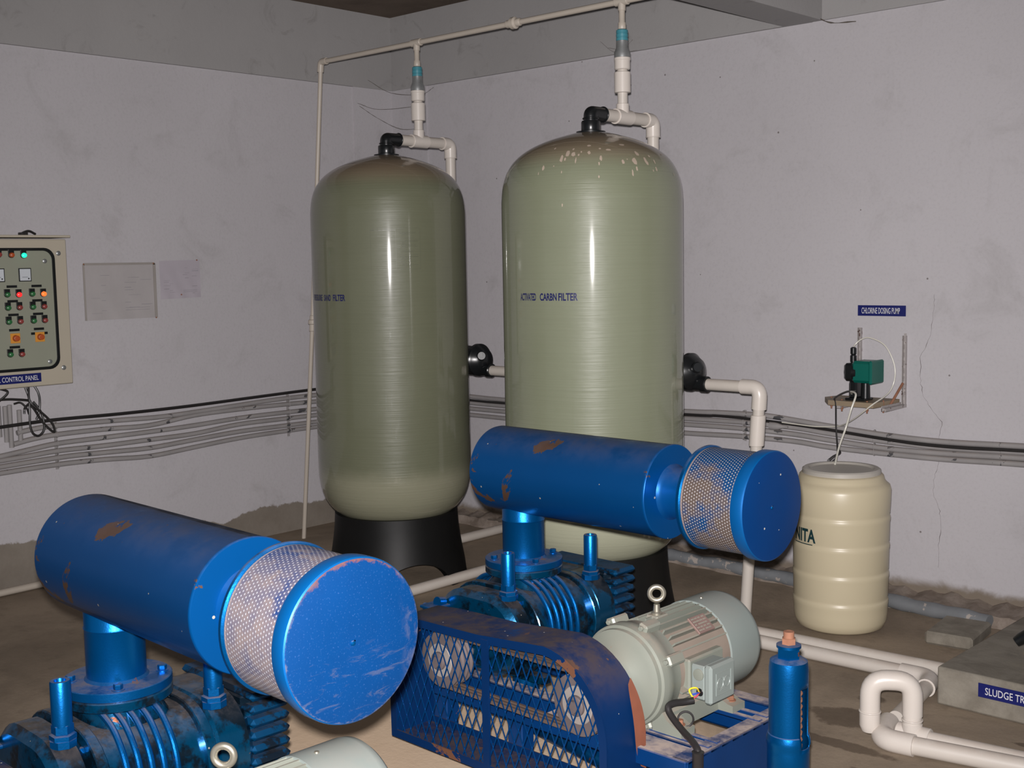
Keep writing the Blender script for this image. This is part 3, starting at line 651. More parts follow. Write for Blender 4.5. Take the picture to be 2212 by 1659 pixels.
# U-shaped loop and the two pipes running right from it
t = thing('pipe_loop', 'white U-shaped pipe loop standing up from the floor near the plinth', 'pipe', (-1.66, 3.70, 0))
zt = 0.215
g = G().tube(fillet([(-0.115, -0.07, 0.075), (-0.115, -0.07, zt), (0.0, 0.0, zt), (0, 0, 0.10)], 0.055), 0.033, 22); build('double_bend', g, M_PVCF, t)
g = G().lathe([(0.012, 0), (0.026, 0.008), (0.034, 0.028), (0.034, 0.075)], (-0.115, -0.07, 0.032), n=24).torus((-0.115, -0.07, 0.107), (0, 0, 1), 0.0335, 0.003); build('end_cap', g, M_PVCF, t)
g = G().cyl((0, 0, 0.03), (0, 0, 0.075), 0.033, n=24, ch=.003).cyl((0, 0, 0.075), (0, 0, 0.115), 0.030, n=24).torus((0, 0, .085), (0, 0, 1), 0.0315, 0.003).cyl((-0.05, 0, 0.033), (0.06, 0.004, 0.033), 0.0335, n=24, ch=.003); build('tee', g, M_PVCF, t)
build('run_pipe', G().cyl((0.04, 0.0, 0.032), (1.1, 0.12, 0.032), 0.026, n=24), M_PVC, t)
t = thing('floor_pipe', 'white floor pipe nearest camera at lower right, starting in an elbow below the loop', 'pipe', (-1.70, 3.61, 0))
build('elbow', G().tube(fillet([(-0.065, 0.14, 0.033), (-0.03, -0.005, 0.033), (0.085, 0.008, 0.033)], 0.07), 0.036, 22), M_PVCF, t)
build('long_pipe', G().cyl((0.07, 0.006, 0.033), (1.15, 0.20, 0.033), 0.030, n=24), M_PVC, t)
# grey pipe partly buried in mortar along the back wall
g = G(); pts = [(-3.75 + i * 0.05, 5.225 - 0.13 * (max(0, i - 8) / 29.0) + 0.004 * sin(i * 1.3), 0.030 + 0.003 * sin(i)) for i in range(37)]
g.tube(pts, [0.033 + 0.003 * sin(i * 2.1) for i in range(37)], 16)
tag(build('wall_foot_pipe', g, M_GREY), 'grey pipe smeared with mortar along the foot of the back wall', 'pipe')

# ---------------------------------------------------------------- barrel
t = thing('barrel', 'cream plastic barrel with grey lid standing under the dosing pump', 'barrel', (-2.475, 4.765, 0))
prof = [(0.165, 0.0), (0.185, 0.012), (0.196, 0.04), (0.199, 0.07)]
for zc in (0.125, 0.245, 0.37, 0.49):
    rr = 0.199 + zc * 0.012
    prof += [(rr, zc - 0.022), (rr + 0.0018, zc - 0.012), (rr + 0.0022, zc), (rr + 0.0005, zc + 0.007), (rr - 0.0025, zc + 0.012), (rr, zc + 0.02)]
prof += [(0.2075, 0.56), (0.209, 0.61), (0.204, 0.628), (0.19, 0.640), (0.182, 0.652), (0.178, 0.668), (0.170, 0.676)]
build('barrel_body', G().lathe(prof, n=72), M_BARREL, t, angle=70)
g = G().lathe([(0.160, 0.670), (0.166, 0.674), (0.166, 0.692), (0.158, 0.698), (0.140, 0.698), (0.130, 0.690), (0.06, 0.688), (0.002, 0.688)], n=64); build('lid', g, M_LID, t)
azb = atan2(-4.765, 2.475)
gt = text_geo('NITA', 0.128, 0.058, 0.035); wrap(gt, 0.2045, azb - radians(66), 0.395, 0.0015); build('lettering', gt, M_INKD, t, recalc=False)
gu = G(); 
for i in range(8):
    a, b = i * 0.014, i * 0.014 + 0.0145; gu.add([(a, 0, 0), (b, 0, 0), (b, 0.004, 0), (a, 0.004, 0)], [(0, 1, 2, 3)])
wrap(gu, 0.2042, azb - radians(66), 0.384, 0.0018); build('underline', gu, M_INKD, t, recalc=False)

# ---------------------------------------------------------------- dosing pump, its shelf, sign and tubes
t = thing('wall_shelf', 'brown board shelf on two slotted metal brackets on the back wall', 'shelf', (-2.60, YB - 0.10, 0.90))
T = Matrix.Rotation(0.0, 4, 'Z')
poly = [(-0.19, -0.02), (-0.115, -0.13), (0.115, -0.14), (0.135, 0.085), (-0.165, 0.085)]
g = G(); n_ = len(poly); g.add([(x, y, 0.022) for x, y in poly] + [(x, y, 0.045) for x, y in poly], [(0, 1, 2, 3, 4), (9, 8, 7, 6, 5)] + [(i, (i + 1) % 5, 5 + (i + 1) % 5, 5 + i) for i in range(5)])
build('board', g, M_BOARD, t)
for x, zt, zb in ((-0.068, 0.372, 0.02), (0.155, 0.340, 0.02)):
    g = G()
    for dx in (-0.0085, 0.0065): g.box(x + dx, x + dx + 0.003, 0.078, 0.096, zb, zt)
    g.box(x - 0.0085, x + 0.0095, 0.094, 0.099, zb, zt)
    for k in range(9): g.box(x - 0.006, x + 0.006, 0.092, 0.096, zb + 0.02 + k * 0.037, zb + 0.034 + k * 0.037)
    g.box(x - 0.011, x + 0.011, -0.12, 0.098, 0.008, 0.022).box(x - 0.011, x - 0.008, -0.12, 0.098, 0.008, 0.032)
    build('bracket', g, M_BRK, t)
g = G().tube([(0.152, 0.08, 0.12), (0.13, 0.0, 0.025)], 0.006, 8); build('brace', g, M_RUST, t)
for x, y in ((-0.15, -0.03), (-0.06, -0.10), (0.07, -0.11), (0.12, -0.05), (0.0, 0.05)):
    g = G().cyl((x, y, -0.006), (x, y, 0.05), 0.004, n=8).hexn((x, y, 0.005), (x, y, 0.014), 0.008); build('bolt', g, M_RUST, t)
t = thing('dosing_pump', 'small green and black dosing pump standing on the wall shelf', 'pump', (-2.60, 5.17, 0.945))
build('motor_housing', G().rbox(-0.012, 0.088, -0.06, 0.06, 0.085, 0.185, 0.012).rbox(0.074, 0.092, -0.064, 0.064, 0.08, 0.188, 0.006), M_PUMPG, t)
g = G().rbox(-0.058, -0.008, -0.048, 0.048, 0.09, 0.172, 0.012).lathe([(0.03, 0), (0.038, 0.004), (0.038, 0.03), (0.03, 0.036)], (-0.062, 0, 0.13), (1, 0, 0), 24)
g.lathe([(0.045, 0), (0.043, 0.02), (0.02, 0.03)], (-0.01, -0.02, 0.13), (1, 0, 0), 20); build('pump_head', g, M_BLACK, t)
g = G().lathe([(0.012, 0), (0.012, 0.02), (0.015, 0.022), (0.015, 0.05), (0.010, 0.055), (0.014, 0.06), (0.014, 0.085), (0.008, 0.09)], (-0.03, 0, 0.155), n=16); build('injection_valve', g, M_BLACK, t)
g = G().lathe([(0.012, 0), (0.017, 0.005), (0.017, 0.06), (0.013, 0.085)], (-0.032, 0, 0.012), n=16); build('suction_valve', g, M_BLACK, t)
g = G().rbox(-0.05, 0.05, -0.045, 0.045, 0.0, 0.012, 0.004).rbox(-0.035, 0.0, -0.03, 0.03, 0.01, 0.09, 0.006).lathe([(0.022, 0.0), (0.020, 0.07)], (0.032, 0.0, 0.01), n=20); build('stand', g, M_BLACK, t)

def plate(name, corner, w_, h_, normal, text, label, cat, tw, th, tx, ty, parent=None, lm=None):
    """thin sign: corner = lower left as seen, normal 'Y' faces -y, 'X' faces +x"""
    C0 = Vector(corner)
    if normal == 'Y': fx, fn = Vector((1, 0, 0)), Vector((0, -1, 0))
    else: fx, fn = Vector((0, 1, 0)), Vector((1, 0, 0))
    tr = lambda p: C0 + fx * p[0] + Vector((0, 0, 1)) * p[1] + fn * p[2]
    g = G().rbox(0, w_, 0, h_, 0, 0.003, 0.0008); g.map(tr)
    if parent is None:
        o = build(name, g, M_SIGN, loc=tuple(tr((w_ / 2, 0, 0)))); tag(o, label, cat)
        org = o.location.copy()
    else: o = build(name, g, M_SIGN, parent); org = Vector((0, 0, 0))
    gt = text_geo(text, tw, th, 0.006); gt.map(lambda p: tr((p.x + tx, p.y + ty, 0.0036)) - org)
    build('lettering', gt, lm or M_LETTER, o, recalc=False)
    return o
plate('sign', (-2.682, YB - 0.006, 1.328), 0.238, 0.050, 'Y', 'CHLORINE DOSING PUMP', 'small navy sign reading CHLORINE DOSING PUMP on the back wall', 'sign', 0.19, 0.028, 0.02, 0.011)

def wire(name, pts, r, m, label, cat='cable', n=10, sp=8):
    o = build(name, G().tube(spline(pts, sp), r, n), m); return tag(o, label, cat)
wire('hose', [(-2.63, 5.17, 1.185), (-2.632, 5.19, 1.20), (-2.605, 5.2, 1.225), (-2.561, 5.2, 1.232), (-2.486, 5.2, 1.195), (-2.44, 5.2, 1.094), (-2.452, 5.18, 0.996), (-2.478, 5.05, 0.94), (-2.595, 5.10, 0.86), (-2.716, 5.2, 0.811),
     (-2.839, 5.22, 0.796), (-2.95, 5.23, 0.797), (-3.04, 5.235, 0.80)], 0.0032, M_HOSE, 'thin white hose looping from the dosing pump to the conduits', 'hose')
wire('hose', [(-2.632, 5.17, 0.965), (-2.60, 5.09, 0.99), (-2.545, 5.03, 0.985), (-2.553, 5.0, 0.918), (-2.577, 5.0, 0.836), (-2.583, 4.95, 0.755), (-2.55, 4.85, 0.692)], 0.0045, M_HOSE, 'white suction hose hanging from the dosing pump into the barrel', 'hose')
wire('cord', [(-2.60, 5.14, 0.99), (-2.64, 5.12, 0.985), (-2.685, 5.10, 0.955), (-2.675, 5.09, 0.93), (-2.678, 5.10, 0.82), (-2.66, 5.08, 0.73), (-2.62, 5.0, 0.70), (-2.58, 4.87, 0.692)], 0.004, M_CABLE, 'black cord hanging beside the white hose below the shelf', 'cord')
wire('float_wire', [(-2.715, 5.2, 0.695), (-2.70, 5.18, 0.685), (-2.69, 5.1, 0.68), (-2.62, 4.92, 0.692)], 0.006, M_CABLE, 'short black wire dropping into the barrel lid, left of the hose', 'cord')

# ---------------------------------------------------------------- conduits on the walls
def conduit(pts, r, label, group, m=M_COND, name='conduit', cat='conduit'):
    o = build(name, G().tube(spline(pts, 5), r, 12), m); return tag(o, label, cat, group)
xw = XL + 0.016
left = [
 ([(2.72, 0.80), (2.80, 0.81), (2.936, 0.815), (3.284, 0.805), (3.556, 0.797), (3.948, 0.808), (4.375, 0.82), (4.95, 0.815)], 'topmost conduit on the left wall, right below the black cable'),
 ([(2.70, 0.745), (2.80, 0.76), (2.934, 0.768), (3.194, 0.766), (3.461, 0.757), (3.747, 0.783), (4.051, 0.787), (4.407, 0.783), (4.95, 0.77)], 'second conduit down on the left wall'),
 ([(2.60, 0.69), (2.75, 0.705), (2.931, 0.722), (3.192, 0.722), (3.46, 0.722), (3.744, 0.726), (4.048, 0.736), (4.405, 0.735), (4.95, 0.728)], 'third conduit down on the left wall'),
 ([(2.45, 0.665), (2.75, 0.675), (2.929, 0.683), (3.189, 0.678), (3.457, 0.678), (3.742, 0.679), (4.046, 0.699), (4.404, 0.697), (4.95, 0.69)], 'third conduit up from the bottom of the bundle on the left wall'),
 ([(2.45, 0.635), (2.927, 0.648), (3.187, 0.642), (3.455, 0.633), (3.741, 0.645), (4.044, 0.657), (4.401, 0.655), (4.95, 0.65)], 'second conduit up from the bottom of the bundle on the left wall'),
 ([(2.45, 0.60), (2.618, 0.608), (2.925, 0.612), (3.185, 0.604), (3.452, 0.587), (3.738, 0.602), (4.043, 0.618), (4.4, 0.622), (4.95, 0.618)], 'lowest conduit of the bundle on the left wall'),
]
for i, (pts, lb) in enumerate(left):
    conduit([(xw + (0.0 if i % 2 else 0.003), y, z) for y, z in pts] + ([(xw + 0.02, 5.1, pts[-1][1]), (xw + 0.05, 5.25, pts[-1][1])]), 0.0135, lb, 'conduits along the left wall')
conduit([(xw + 0.02, y, z + 0.003) for y, z in [(2.45, 0.836), (2.631, 0.838), (2.905, 0.845), (3.285, 0.838), (3.701, 0.838), (4.159, 0.847), (4.613, 0.854), (5.2, 0.85)]], 0.009, 'thick black cable lying on top of the left wall conduits', None, M_CABLE, 'power_cable', 'cable')
for j, y in enumerate((2.93, 4.403)):
    g = G().box(XL, XL + 0.004, y - 0.008, y + 0.008, 0.585, 0.845)
    for z in ((0.815, 0.768, 0.722, 0.683, 0.648, 0.612) if j == 0 else (0.82, 0.783, 0.735, 0.697, 0.655, 0.622)): g.torus((xw, y, z), (0, 1, 0), 0.015, 0.0028, 16, 6)
    tag(build('conduit_clamp', g, M_COND), ('saddle strip holding the left wall conduits beside the control panel', 'saddle strip holding the left wall conduits near the drop pipe')[j], 'bracket')
yw = YB - 0.018
right = [
 ([(-5.6, .80), (-5.1, 0.785), (-4.5, 0.79), (-3.656, 0.806), (-3.454, 0.814), (-3.278, 0.818), (-3.129, 0.817), (-2.825, 0.793), (-2.524, 0.772), (-2.243, 0.765), (-1.89, 0.776), (-1.3, .79)], 'topmost conduit on the back wall, above the black cable'),
 ([(-5.6, .75), (-5.1, 0.745), (-4.5, 0.75), (-3.656, 0.766), (-3.278, 0.773), (-3.0, 0.768), (-2.825, 0.755), (-2.523, 0.740), (-2.242, 0.736), (-1.889, 0.747), (-1.3, .76)], 'second conduit down on the back wall, under the black cable'),
 ([(-5.6, .71), (-5.1, 0.71), (-4.5, 0.715), (-3.656, 0.735), (-3.278, 0.741), (-3.0, 0.735), (-2.825, 0.723), (-2.523, 0.708), (-2.242, 0.710), (-1.889, 0.722), (-1.3, .73)], 'second conduit up from the bottom on the back wall'),
 ([(-5.6, .67), (-5.1, 0.67), (-4.5, 0.67), (-3.657, 0.688), (-3.328, 0.699), (-3.014, 0.700), (-2.824, 0.688), (-2.523, 0.683), (-2.241, 0.684), (-1.888, 0.695), (-1.3, .70)], 'lowest conduit on the back wall'),
]
for i, (pts, lb) in enumerate(right): conduit([(x, yw - 0.012 * (i == 0), z) for x, z in pts], 0.0135, lb, 'conduits along the back wall')
conduit([(x, yw - 0.026, z) for x, z in [(-5.6, .79), (-5.1, 0.765), (-3.656, 0.791), (-3.454, 0.798), (-3.278, 0.798), (-3.05, 0.790), (-2.825, 0.778), (-2.582, 0.760), (-2.353, 0.747), (-2.135, 0.748), (-1.89, 0.758), (-1.3, .77)]], 0.0075, 'black cable running along the back wall between the conduits', None, M_CABLE, 'power_cable', 'cable')
for j, x in enumerate((-3.30, -2.585)):
    g = G().box(x - 0.006, x + 0.006, YB - 0.004, YB, 0.675, 0.835)
    zs = ((0.818, 0.773, 0.741, 0.699), (0.776, 0.743, 0.711, 0.684))[j]
    for z in zs: g.torus((x, yw, z), (1, 0, 0), 0.015, 0.0025, 16, 6)
    tag(build('conduit_clamp', g, M_COND), ('saddle strip on the back wall conduits left of the outlet pipe', 'saddle strip on the back wall conduits above the barrel')[j], 'bracket')
# open conduit mouth behind the outlet pipe
tag(build('conduit_end', G().lathe([(0.02, 0), (0.02, 0.03), (0.017, 0.05), (0.010, 0.07), (0.005, 0.10)], (-3.13, YB - 0.045, 0.772), (1, 0, 0), 16), M_COND), 'blunt conduit end with a taped cable, right behind the outlet pipe', 'conduit')

# ---------------------------------------------------------------- control panel
PX = -5.76
t = thing('control_panel', 'beige electrical control panel with lit red and green lamps on the left wall', 'control panel', (-5.85, 2.62, 1.04))
ox, oy, oz = -5.85, 2.62, 1.04
def P(x, y, z): return (x - ox, y - oy, z - oz)
def lbox(x0, x1, y0, y1, z0, z1, r=0.003): return G().rbox(x0 - ox, x1 - ox, y0 - oy, y1 - oy, z0 - oz, z1 - oz, r)
build('enclosure', lbox(XL, PX - 0.002, 2.20, 2.953, 1.042, 1.765, 0.004), M_PANEL, t)
build('canopy', lbox(XL, PX + 0.03, 2.17, 2.962, 1.772, 1.784, 0.002), M_PANEL, t)
# door window with black gasket
def rrect(y0, y1, z0, z1, r, n=6):
    out = []
    for cy, cz, a0 in ((y1 - r, z1 - r, 0), (y0 + r, z1 - r, pi / 2), (y0 + r, z0 + r, pi), (y1 - r, z0 + r, 1.5 * pi)):
        for k in range(n + 1):
            a = a0 + pi / 2 * k / n; out.append((cy + r * cos(a), cz + r * sin(a)))
    return out
def ring(o_, i_, x0, x1):
    n = len(o_); vs = []
    for x in (x0, x1):
        for l in (o_, i_): vs += [P(x, a, b) for a, b in l]
    fs = []
    for k in range(n):
        q = (k + 1) % n
        fs += [(2 * n + k, 2 * n + q, 3 * n + q, 3 * n + k), (k, q, 2 * n + q, 2 * n + k), (n + k, 3 * n + k, 3 * n + q, n + q)]
    return G().add(vs, fs)
oo = rrect(2.262, 2.886, 1.122, 1.722, 0.055); ii = rrect(2.276, 2.872, 1.136, 1.708, 0.045)
build('gasket', ring(oo, ii, PX - 0.002, PX + 0.007), M_BLACK, t)
dd = [P(PX + 0.001, a, b) for a, b in ii]; g = G().add(dd, [list(range(len(dd)))]); 
door = build('door', g, M_PANELD, t)
for y, z in ((2.91, 1.695), (2.906, 1.124), (2.24, 1.695), (2.24, 1.124)):
    g = G().lathe([(0.012, 0), (0.012, 0.002), (0.008, 0.005), (0.002, 0.006)], P(PX - 0.002, y, z), (1, 0, 0), 16).box(*[c for c in (PX + 0.004 - ox, PX + 0.0055 - ox, y - 0.008 - oy, y + 0.008 - oy, z - 0.0012 - oz, z + 0.0012 - oz)])
    build('corner_screw', g, M_GALV, t)
for y, z in ((2.835, 1.657), (2.834, 1.16), (2.31, 1.657), (2.31, 1.16)):
    build('door_lock', G().lathe([(0.011, 0), (0.011, 0.004), (0.006, 0.007), (0.002, 0.007)], P(PX + .001, y, z), (1, 0, 0), 16), M_GALV, door)
cols = [(2.386, 2.443), (2.511, 2.568), (2.636, 2.693), (2.760, 2.817)]
def pill(y, z, m, hood=True, r=0.0125):
    g = G().lathe([(r + 0.002, 0), (r + 0.002, 0.008), (r - 0.001, 0.009)], P(PX + 0.001, y, z), (1, 0, 0), 20)
    g.box(PX + 0.001 - ox, PX + 0.012 - ox, y - 0.014 - oy, y + 0.012 - oy, z + 0.008 - oz, z + 0.026 - oz)
    o = build('button', g, M_BLACK, door)
    g = G().lathe([(r, 0), (r, 0.008), (r * 0.8, 0.016), (r * 0.3, 0.019)], P(PX + 0.006, y, z), (1, 0, 0), 20)
    build('button_lens', g, m, door); return o
def tagstrip(y, z, wd=0.052): build('label_strip', lbox(PX + 0.001, PX + 0.003, y - wd / 2, y + wd / 2, z - 0.006, z + 0.006, 0.0005), M_BLACK, door)
for ci, (ya, yb_) in enumerate(cols):
    ym = (ya + yb_) / 2
    tagstrip(ym - .002, 1.536); tagstrip(ym - .002, 1.465); tagstrip(ym - .002, 1.399)
    pill(ya, 1.498, M_GREENB); pill(yb_, 1.496, (M_REDB, M_REDB, M_LR, M_LRO)[ci])
    for z in (1.434, 1.366): pill(ya, z, M_GREENB); pill(yb_, z, M_REDB)
    tagstrip(ym - .002, 1.325)
    g = lbox(PX + .001, PX + .006, ym - 0.024, ym + 0.024, 1.261, 1.309, 0.001); sel = build('selector_switch', g, M_ORANGE, door)
    build('selector_knob', G().lathe([(0.016, 0), (0.014, 0.018), (0.010, 0.02)], P(PX + .006, ym, 1.285), (1, 0, 0), 18).box(PX + .02 - ox, PX + .03 - ox, ym - .012 - oy, ym + .012 - oy, 1.281 - oz, 1.289 - oz), M_ORANGED, door)
for ym in (2.66,): tagstrip(ym, 1.242); pill(2.634, 1.208, M_GREENB); pill(2.691, 1.206, M_REDB)
tagstrip(2.785 - .03, 1.303, 0.02); tagstrip(2.785 + .035, 1.303, 0.02)
for y, z, m in ((2.667, 1.688, M_ORANGED), (2.728, 1.686, M_LG), (2.606, 1.69, M_REDB)): pill(y, z, m)
for y in (2.730, 2.598, 2.466):
    o = build('meter', lbox(PX + .001, PX + .008, y - 0.031, y + 0.031, 1.559, 1.624, 0.001), M_BLACK, door)
    build('meter_face', lbox(PX + .006, PX + .0095, y - 0.027, y + 0.027, 1.563, 1.620, 0.001), M_WHITE, door)
    g = lbox(PX + .009, PX + .0102, y - 0.016, y + 0.012, 1.580, 1.5815, 0.0002); g.lathe([(0.004, 0), (0.003, 0.001)], P(PX + .0094, y + .016, 1.573), (1, 0, 0), 10); build('meter_scale', g, M_BLACK, door)
plate('name_plate', P(PX - .001, 2.44, 1.064), 0.345, 0.044, 'X', 'ELECTRICAL CONTROL PANEL', '', '', 0.315, 0.024, 0.015, 0.010, parent=t)
for y0, y1 in ((2.50, 2.63), (2.75, 2.83)):
    g = G().tube(spline([P(-5.83, y0, 1.79), P(-5.82, (y0 + y1) / 2, 1.806), P(-5.83, y1, 1.792)], 5), 0.006, 8); g.rbox(-5.85 - ox, -5.80 - ox, y0 - oy, y0 + 0.03 - oy, 1.784 - oz, 1.80 - oz, 0.003); build('lifting_lug', g, M_CABLE, t)
# loose cables under the panel
XC = -5.83
def loose(pts, lb, r=0.006):
    wire('loose_cable', [(XC + dx, y, z) for dx, y, z in pts], r, M_CABLE, lb, 'cable', 8, 6)
loose([(0, 2.60, 1.042), (0.01, 2.64, 1.02), (0, 2.60, 0.98), (0, 2.55, 0.96)], 'short black cable running down left below the control panel')
loose([(0, 2.731, 1.042), (0.01, 2.745, 0.98), (0.02, 2.74, 0.92), (0.02, 2.738, 0.85), (0.02, 2.75, 0.805), (0.02, 2.778, 0.789), (0.02, 2.805, 0.81), (0.02, 2.81, 0.85), (0.01, 2.80, 0.91), (0, 2.77, 0.96)], 'black cable hanging in a rounded loop below the control panel')
loose([(0, 2.779, 1.042), (0.01, 2.795, 1.00), (0.01, 2.799, 0.95), (0.01, 2.79, 0.90), (0.01, 2.776, 0.87)], 'black cable arching down from the right of the panel underside')
loose([(0, 2.75, 1.042), (0.02, 2.742, 0.97), (0.03, 2.77, 0.93), (0.03, 2.82, 0.88), (0.03, 2.85, 0.84), (0.03, 2.858, 0.803), (0.03, 2.84, 0.81), (0.02, 2.80, 0.86), (0.02, 2.76, 0.93), (0, 2.74, 0.95)], 'black cable in a pointed loop farthest right below the panel')
loose([(-0.02, 2.45, 0.985), (0, 2.613, 0.985), (0.01, 2.68, 0.98), (0.01, 2.75, 0.965), (-0.03, 2.74, 0.93), (-0.03, 2.735, 0.90)], 'black cable crossing level behind the hanging loops')
loose([(-0.03, 2.685, 0.955), (-0.01, 2.71, 0.96), (0, 2.735, 0.93), (0, 2.745, 0.90)], 'short black cable curling into a riser conduit', 0.005)
for i, (y, zt) in enumerate(((2.645, 0.945), (2.655, 0.94), (2.690, 0.945), (2.738, 0.915))):
    yy = y + (-0.012 if i == 0 else 0.012 if i == 1 else 0)
    g = G().cyl((XL + 0.018, yy, 0.79 - 0.03 * i if i < 3 else 0.76), (XL + 0.018, yy, zt), 0.012, n=14)
    tag(build('riser_conduit', g, M_COND), ('leftmost short riser conduit below the control panel', 'second short riser conduit from the left below the panel', 'third short riser conduit from the left below the panel', 'rightmost short riser conduit behind the cable loops')[i], 'conduit', 'riser conduits under the control panel')

# ---------------------------------------------------------------- papers taped to the left wall
def paper(y0, y1, z0, z1, m, label, tilt, tape):
    t = thing('paper_notice', label, 'notice', (XL + 0.001, (y0 + y1) / 2, z0))
    ny, nz = 14, 10; vs = []
    for j in range(nz + 1):
        for i in range(ny + 1):
            u, v = i / ny, j / nz; vs.append((0.002 + 0.004 * sin(u * 9 + v * 4) ** 2 * (1 - v) + 0.001, (u - 0.5) * (y1 - y0), v * (z1 - z0) + tilt * (u - .5)))
    fs = [(j * (ny + 1) + i, j * (ny + 1) + i + 1, (j + 1) * (ny + 1) + i + 1, (j + 1) * (ny + 1) + i) for j in range(nz) for i in range(ny)]
    build('sheet', G().add(vs, fs), m, t, recalc=False)
    g = G()
    W, H = y1 - y0, z1 - z0
    def ln(a, b, z, h): g.add([(0.0085, a * W - W / 2, z * H + tilt * (a - .5)), (0.0085, b * W - W / 2, z * H + tilt * (b - .5)), (0.0085, b * W - W / 2, z * H + h + tilt * (b - .5)), (0.0085, a * W - W / 2, z * H + h + tilt * (a - .5))], [(0, 1, 2, 3)])
    for k in range(16):
        a = random.choice((0.08, 0.22, 0.55, 0.6, 0.78)); ln(a, a + random.uniform(0.06, 0.18), 0.12 + 0.045 * k, random.choice((0.001, 0.002, 0.0015)))
    ln(0.55, 0.9, 0.20, 0.0015); ln(0.55, 0.9, 0.16, 0.0015)
    build('print', g, M_PRINT, t, recalc=False)
    if tape:
        g = G().box(0.006, 0.0092, -W / 2 - .006, -W / 2 + .004, 0, H).box(0.006, 0.0092, W / 2 - .012, W / 2 + .004, 0, H).box(0.006, 0.0092, -W / 2, W / 2, H - .006, H + .006)
        build('tape', g, M_TAPE, t)
    for a, z in ((-W / 2, H), (W / 2 - .01, H), (W / 2 - 0.006, 0.0)) if tape else ((0.0, 0.02), (W / 2 - .02, H)):
        build('pin', G().lathe([(0.004, 0), (0.004, 0.003), (0.001, 0.004)], (0.007, a, z), (1, 0, 0), 10), M_RUST, t)
paper(3.13, 3.545, 1.345, 1.64, M_PAPER, 'larger creased paper notice in a clear sleeve on the left wall beside the control panel', 0.0, True)
paper(3.575, 3.83, 1.445, 1.655, M_PAPER2, 'smaller faded paper notice on the left wall, right of the larger one', 0.005, False)

# ---------------------------------------------------------------- plinth, sign, block, half-seen pump
g = G(); x0, y0 = -1.752, 4.105
vs = [(x0, y0, 0), (0.4, y0 - .02, 0), (0.4, YB - .02, 0), (x0 - .10, YB - .02, 0), (x0, y0, 0.14), (0.4, y0 - .02, 0.14), (0.4, YB - .02, 0.05), (x0 - .10, YB - .02, 0.045)]
g.add(vs, [(0, 1, 5, 4), (1, 2, 6, 5), (2, 3, 7, 6), (3, 0, 4, 7), (4, 5, 6, 7), (0, 3, 2, 1)])
pl = build('plinth', g, PLINTH); tag(pl, 'low concrete equipment plinth at the right edge against the back wall', 'plinth')
md = pl.modifiers.new('bev', 'BEVEL'); md.width = 0.008; md.segments = 2
plate('sign', (-1.600, 4.098, 0.066), 0.345, 0.050, 'Y', 'SLUDGE TRANSFER PUMP', 'navy sign reading SLUDGE TRANSFER, cut off by the right edge, on the plinth front', 'sign', 0.30, 0.026, 0.025, 0.012)
T = Matrix.Translation((-1.985, 4.86, 0)) @ Matrix.Rotation(radians(6), 4, 'Z')
g = G().rbox(-0.105, 0.09, -0.12, 0.16, 0.0, 0.055, 0.010, T); o = build('concrete_block', g, PLINTH); tag(o, 'rough concrete block lying on the floor between barrel and plinth', 'block')
t = thing('sludge_pump', 'black pump housing with a yellow wire, cut off by the right edge above the plinth', 'pump', (-1.45, 4.45, 0.112))
build('pump_casing', G().lathe([(0.05, 0), (0.10, 0.01), (0.11, 0.06), (0.10, 0.12), (0.05, 0.14)], (0.02, -0.05, 0.13), (0.3, 1, 0), 32), M_BLACK, t)
build('nozzle', G().tube(spline([(-0.145, -0.02, 0.068), (-0.12, -0.01, 0.088), (-0.07, 0.0, 0.12), (-0.0, 0.02, 0.16)], 5), [0.018 + 0.0011 * i for i in range(16)], 16), M_BLACK, t)
build('yellow_wire', G().tube(spline([(-0.085, -0.05, 0.10), (-0.095, -0.055, 0.07), (-0.10, -0.05, 0.035), (-0.075, -0.05, 0.03)], 5), 0.003, 8), M_YEL, t)
build('foot', G().rbox(-0.03, 0.12, -0.10, 0.06, 0.035, 0.06, 0.004).rbox(0.0, 0.03, -0.07, 0.03, 0.0, 0.2, 0.004).rbox(.07, .10, -.07, .03, 0, .2, .004), M_BLACK, t)

# ---------------------------------------------------------------- cobwebs
def web(lines, label, m=M_WEB, r=0.0012):
    g = G()
    for pts in lines:
        p = spline(pts, 6); g.tube(p, [r * (0.5 + random.random()) for _ in p], 5)
    tag(build('cobweb', g, m), label, 'cobweb')
y = YB - 0.03
web([[(XL + .08, 5.05, 2.76), (XL + .18, 5.15, 2.68), (XL + .3, y, 2.67), (XL + .42, y, 2.70)], [(XL + .03, 5.0, 2.62), (XL + .12, 5.1, 2.58), (XL + .28, y, 2.60)], [(XL + .05, 5.0, 2.60), (XL + .1, 5.1, 2.53), (XL + .2, 5.2, 2.46), (XL + .3, y, 2.46)]], 'dark cobweb strands strung across the corner near the left riser')
web([[(XL + .02, 3.02, 3.08), (XL + .03, 3.08, 3.02), (XL + .02, 3.16, 2.99)]], 'small dark cobweb high on the left beam at upper left')
web([[(-2.97, YB - .04, 2.86), (-2.93, YB - .05, 2.80), (-2.90, YB - .03, 2.75)], [(-2.90, YB - .03, 2.74), (-2.82, YB - .03, 2.70), (-2.70, YB - .02, 2.69)]], 'dark cobweb where the cross beam meets the back wall', r=0.0025)
web([[(-4.2, y, 2.80), (-4.1, y, 2.73), (-3.95, y, 2.72)], [(-4.15, y, 2.76), (-4.05, y, 2.74), (-3.98, y, 2.78)]], 'faint cobweb on the back beam between the two tanks', M_WEBF)
web([[(-3.30, y, 2.98), (-3.26, y - .02, 2.84), (-3.15, y - .02, 2.76), (-3.0, y, 2.725)]], 'thin cobweb thread sagging below the back beam right of the lighter tank', M_WEBF)

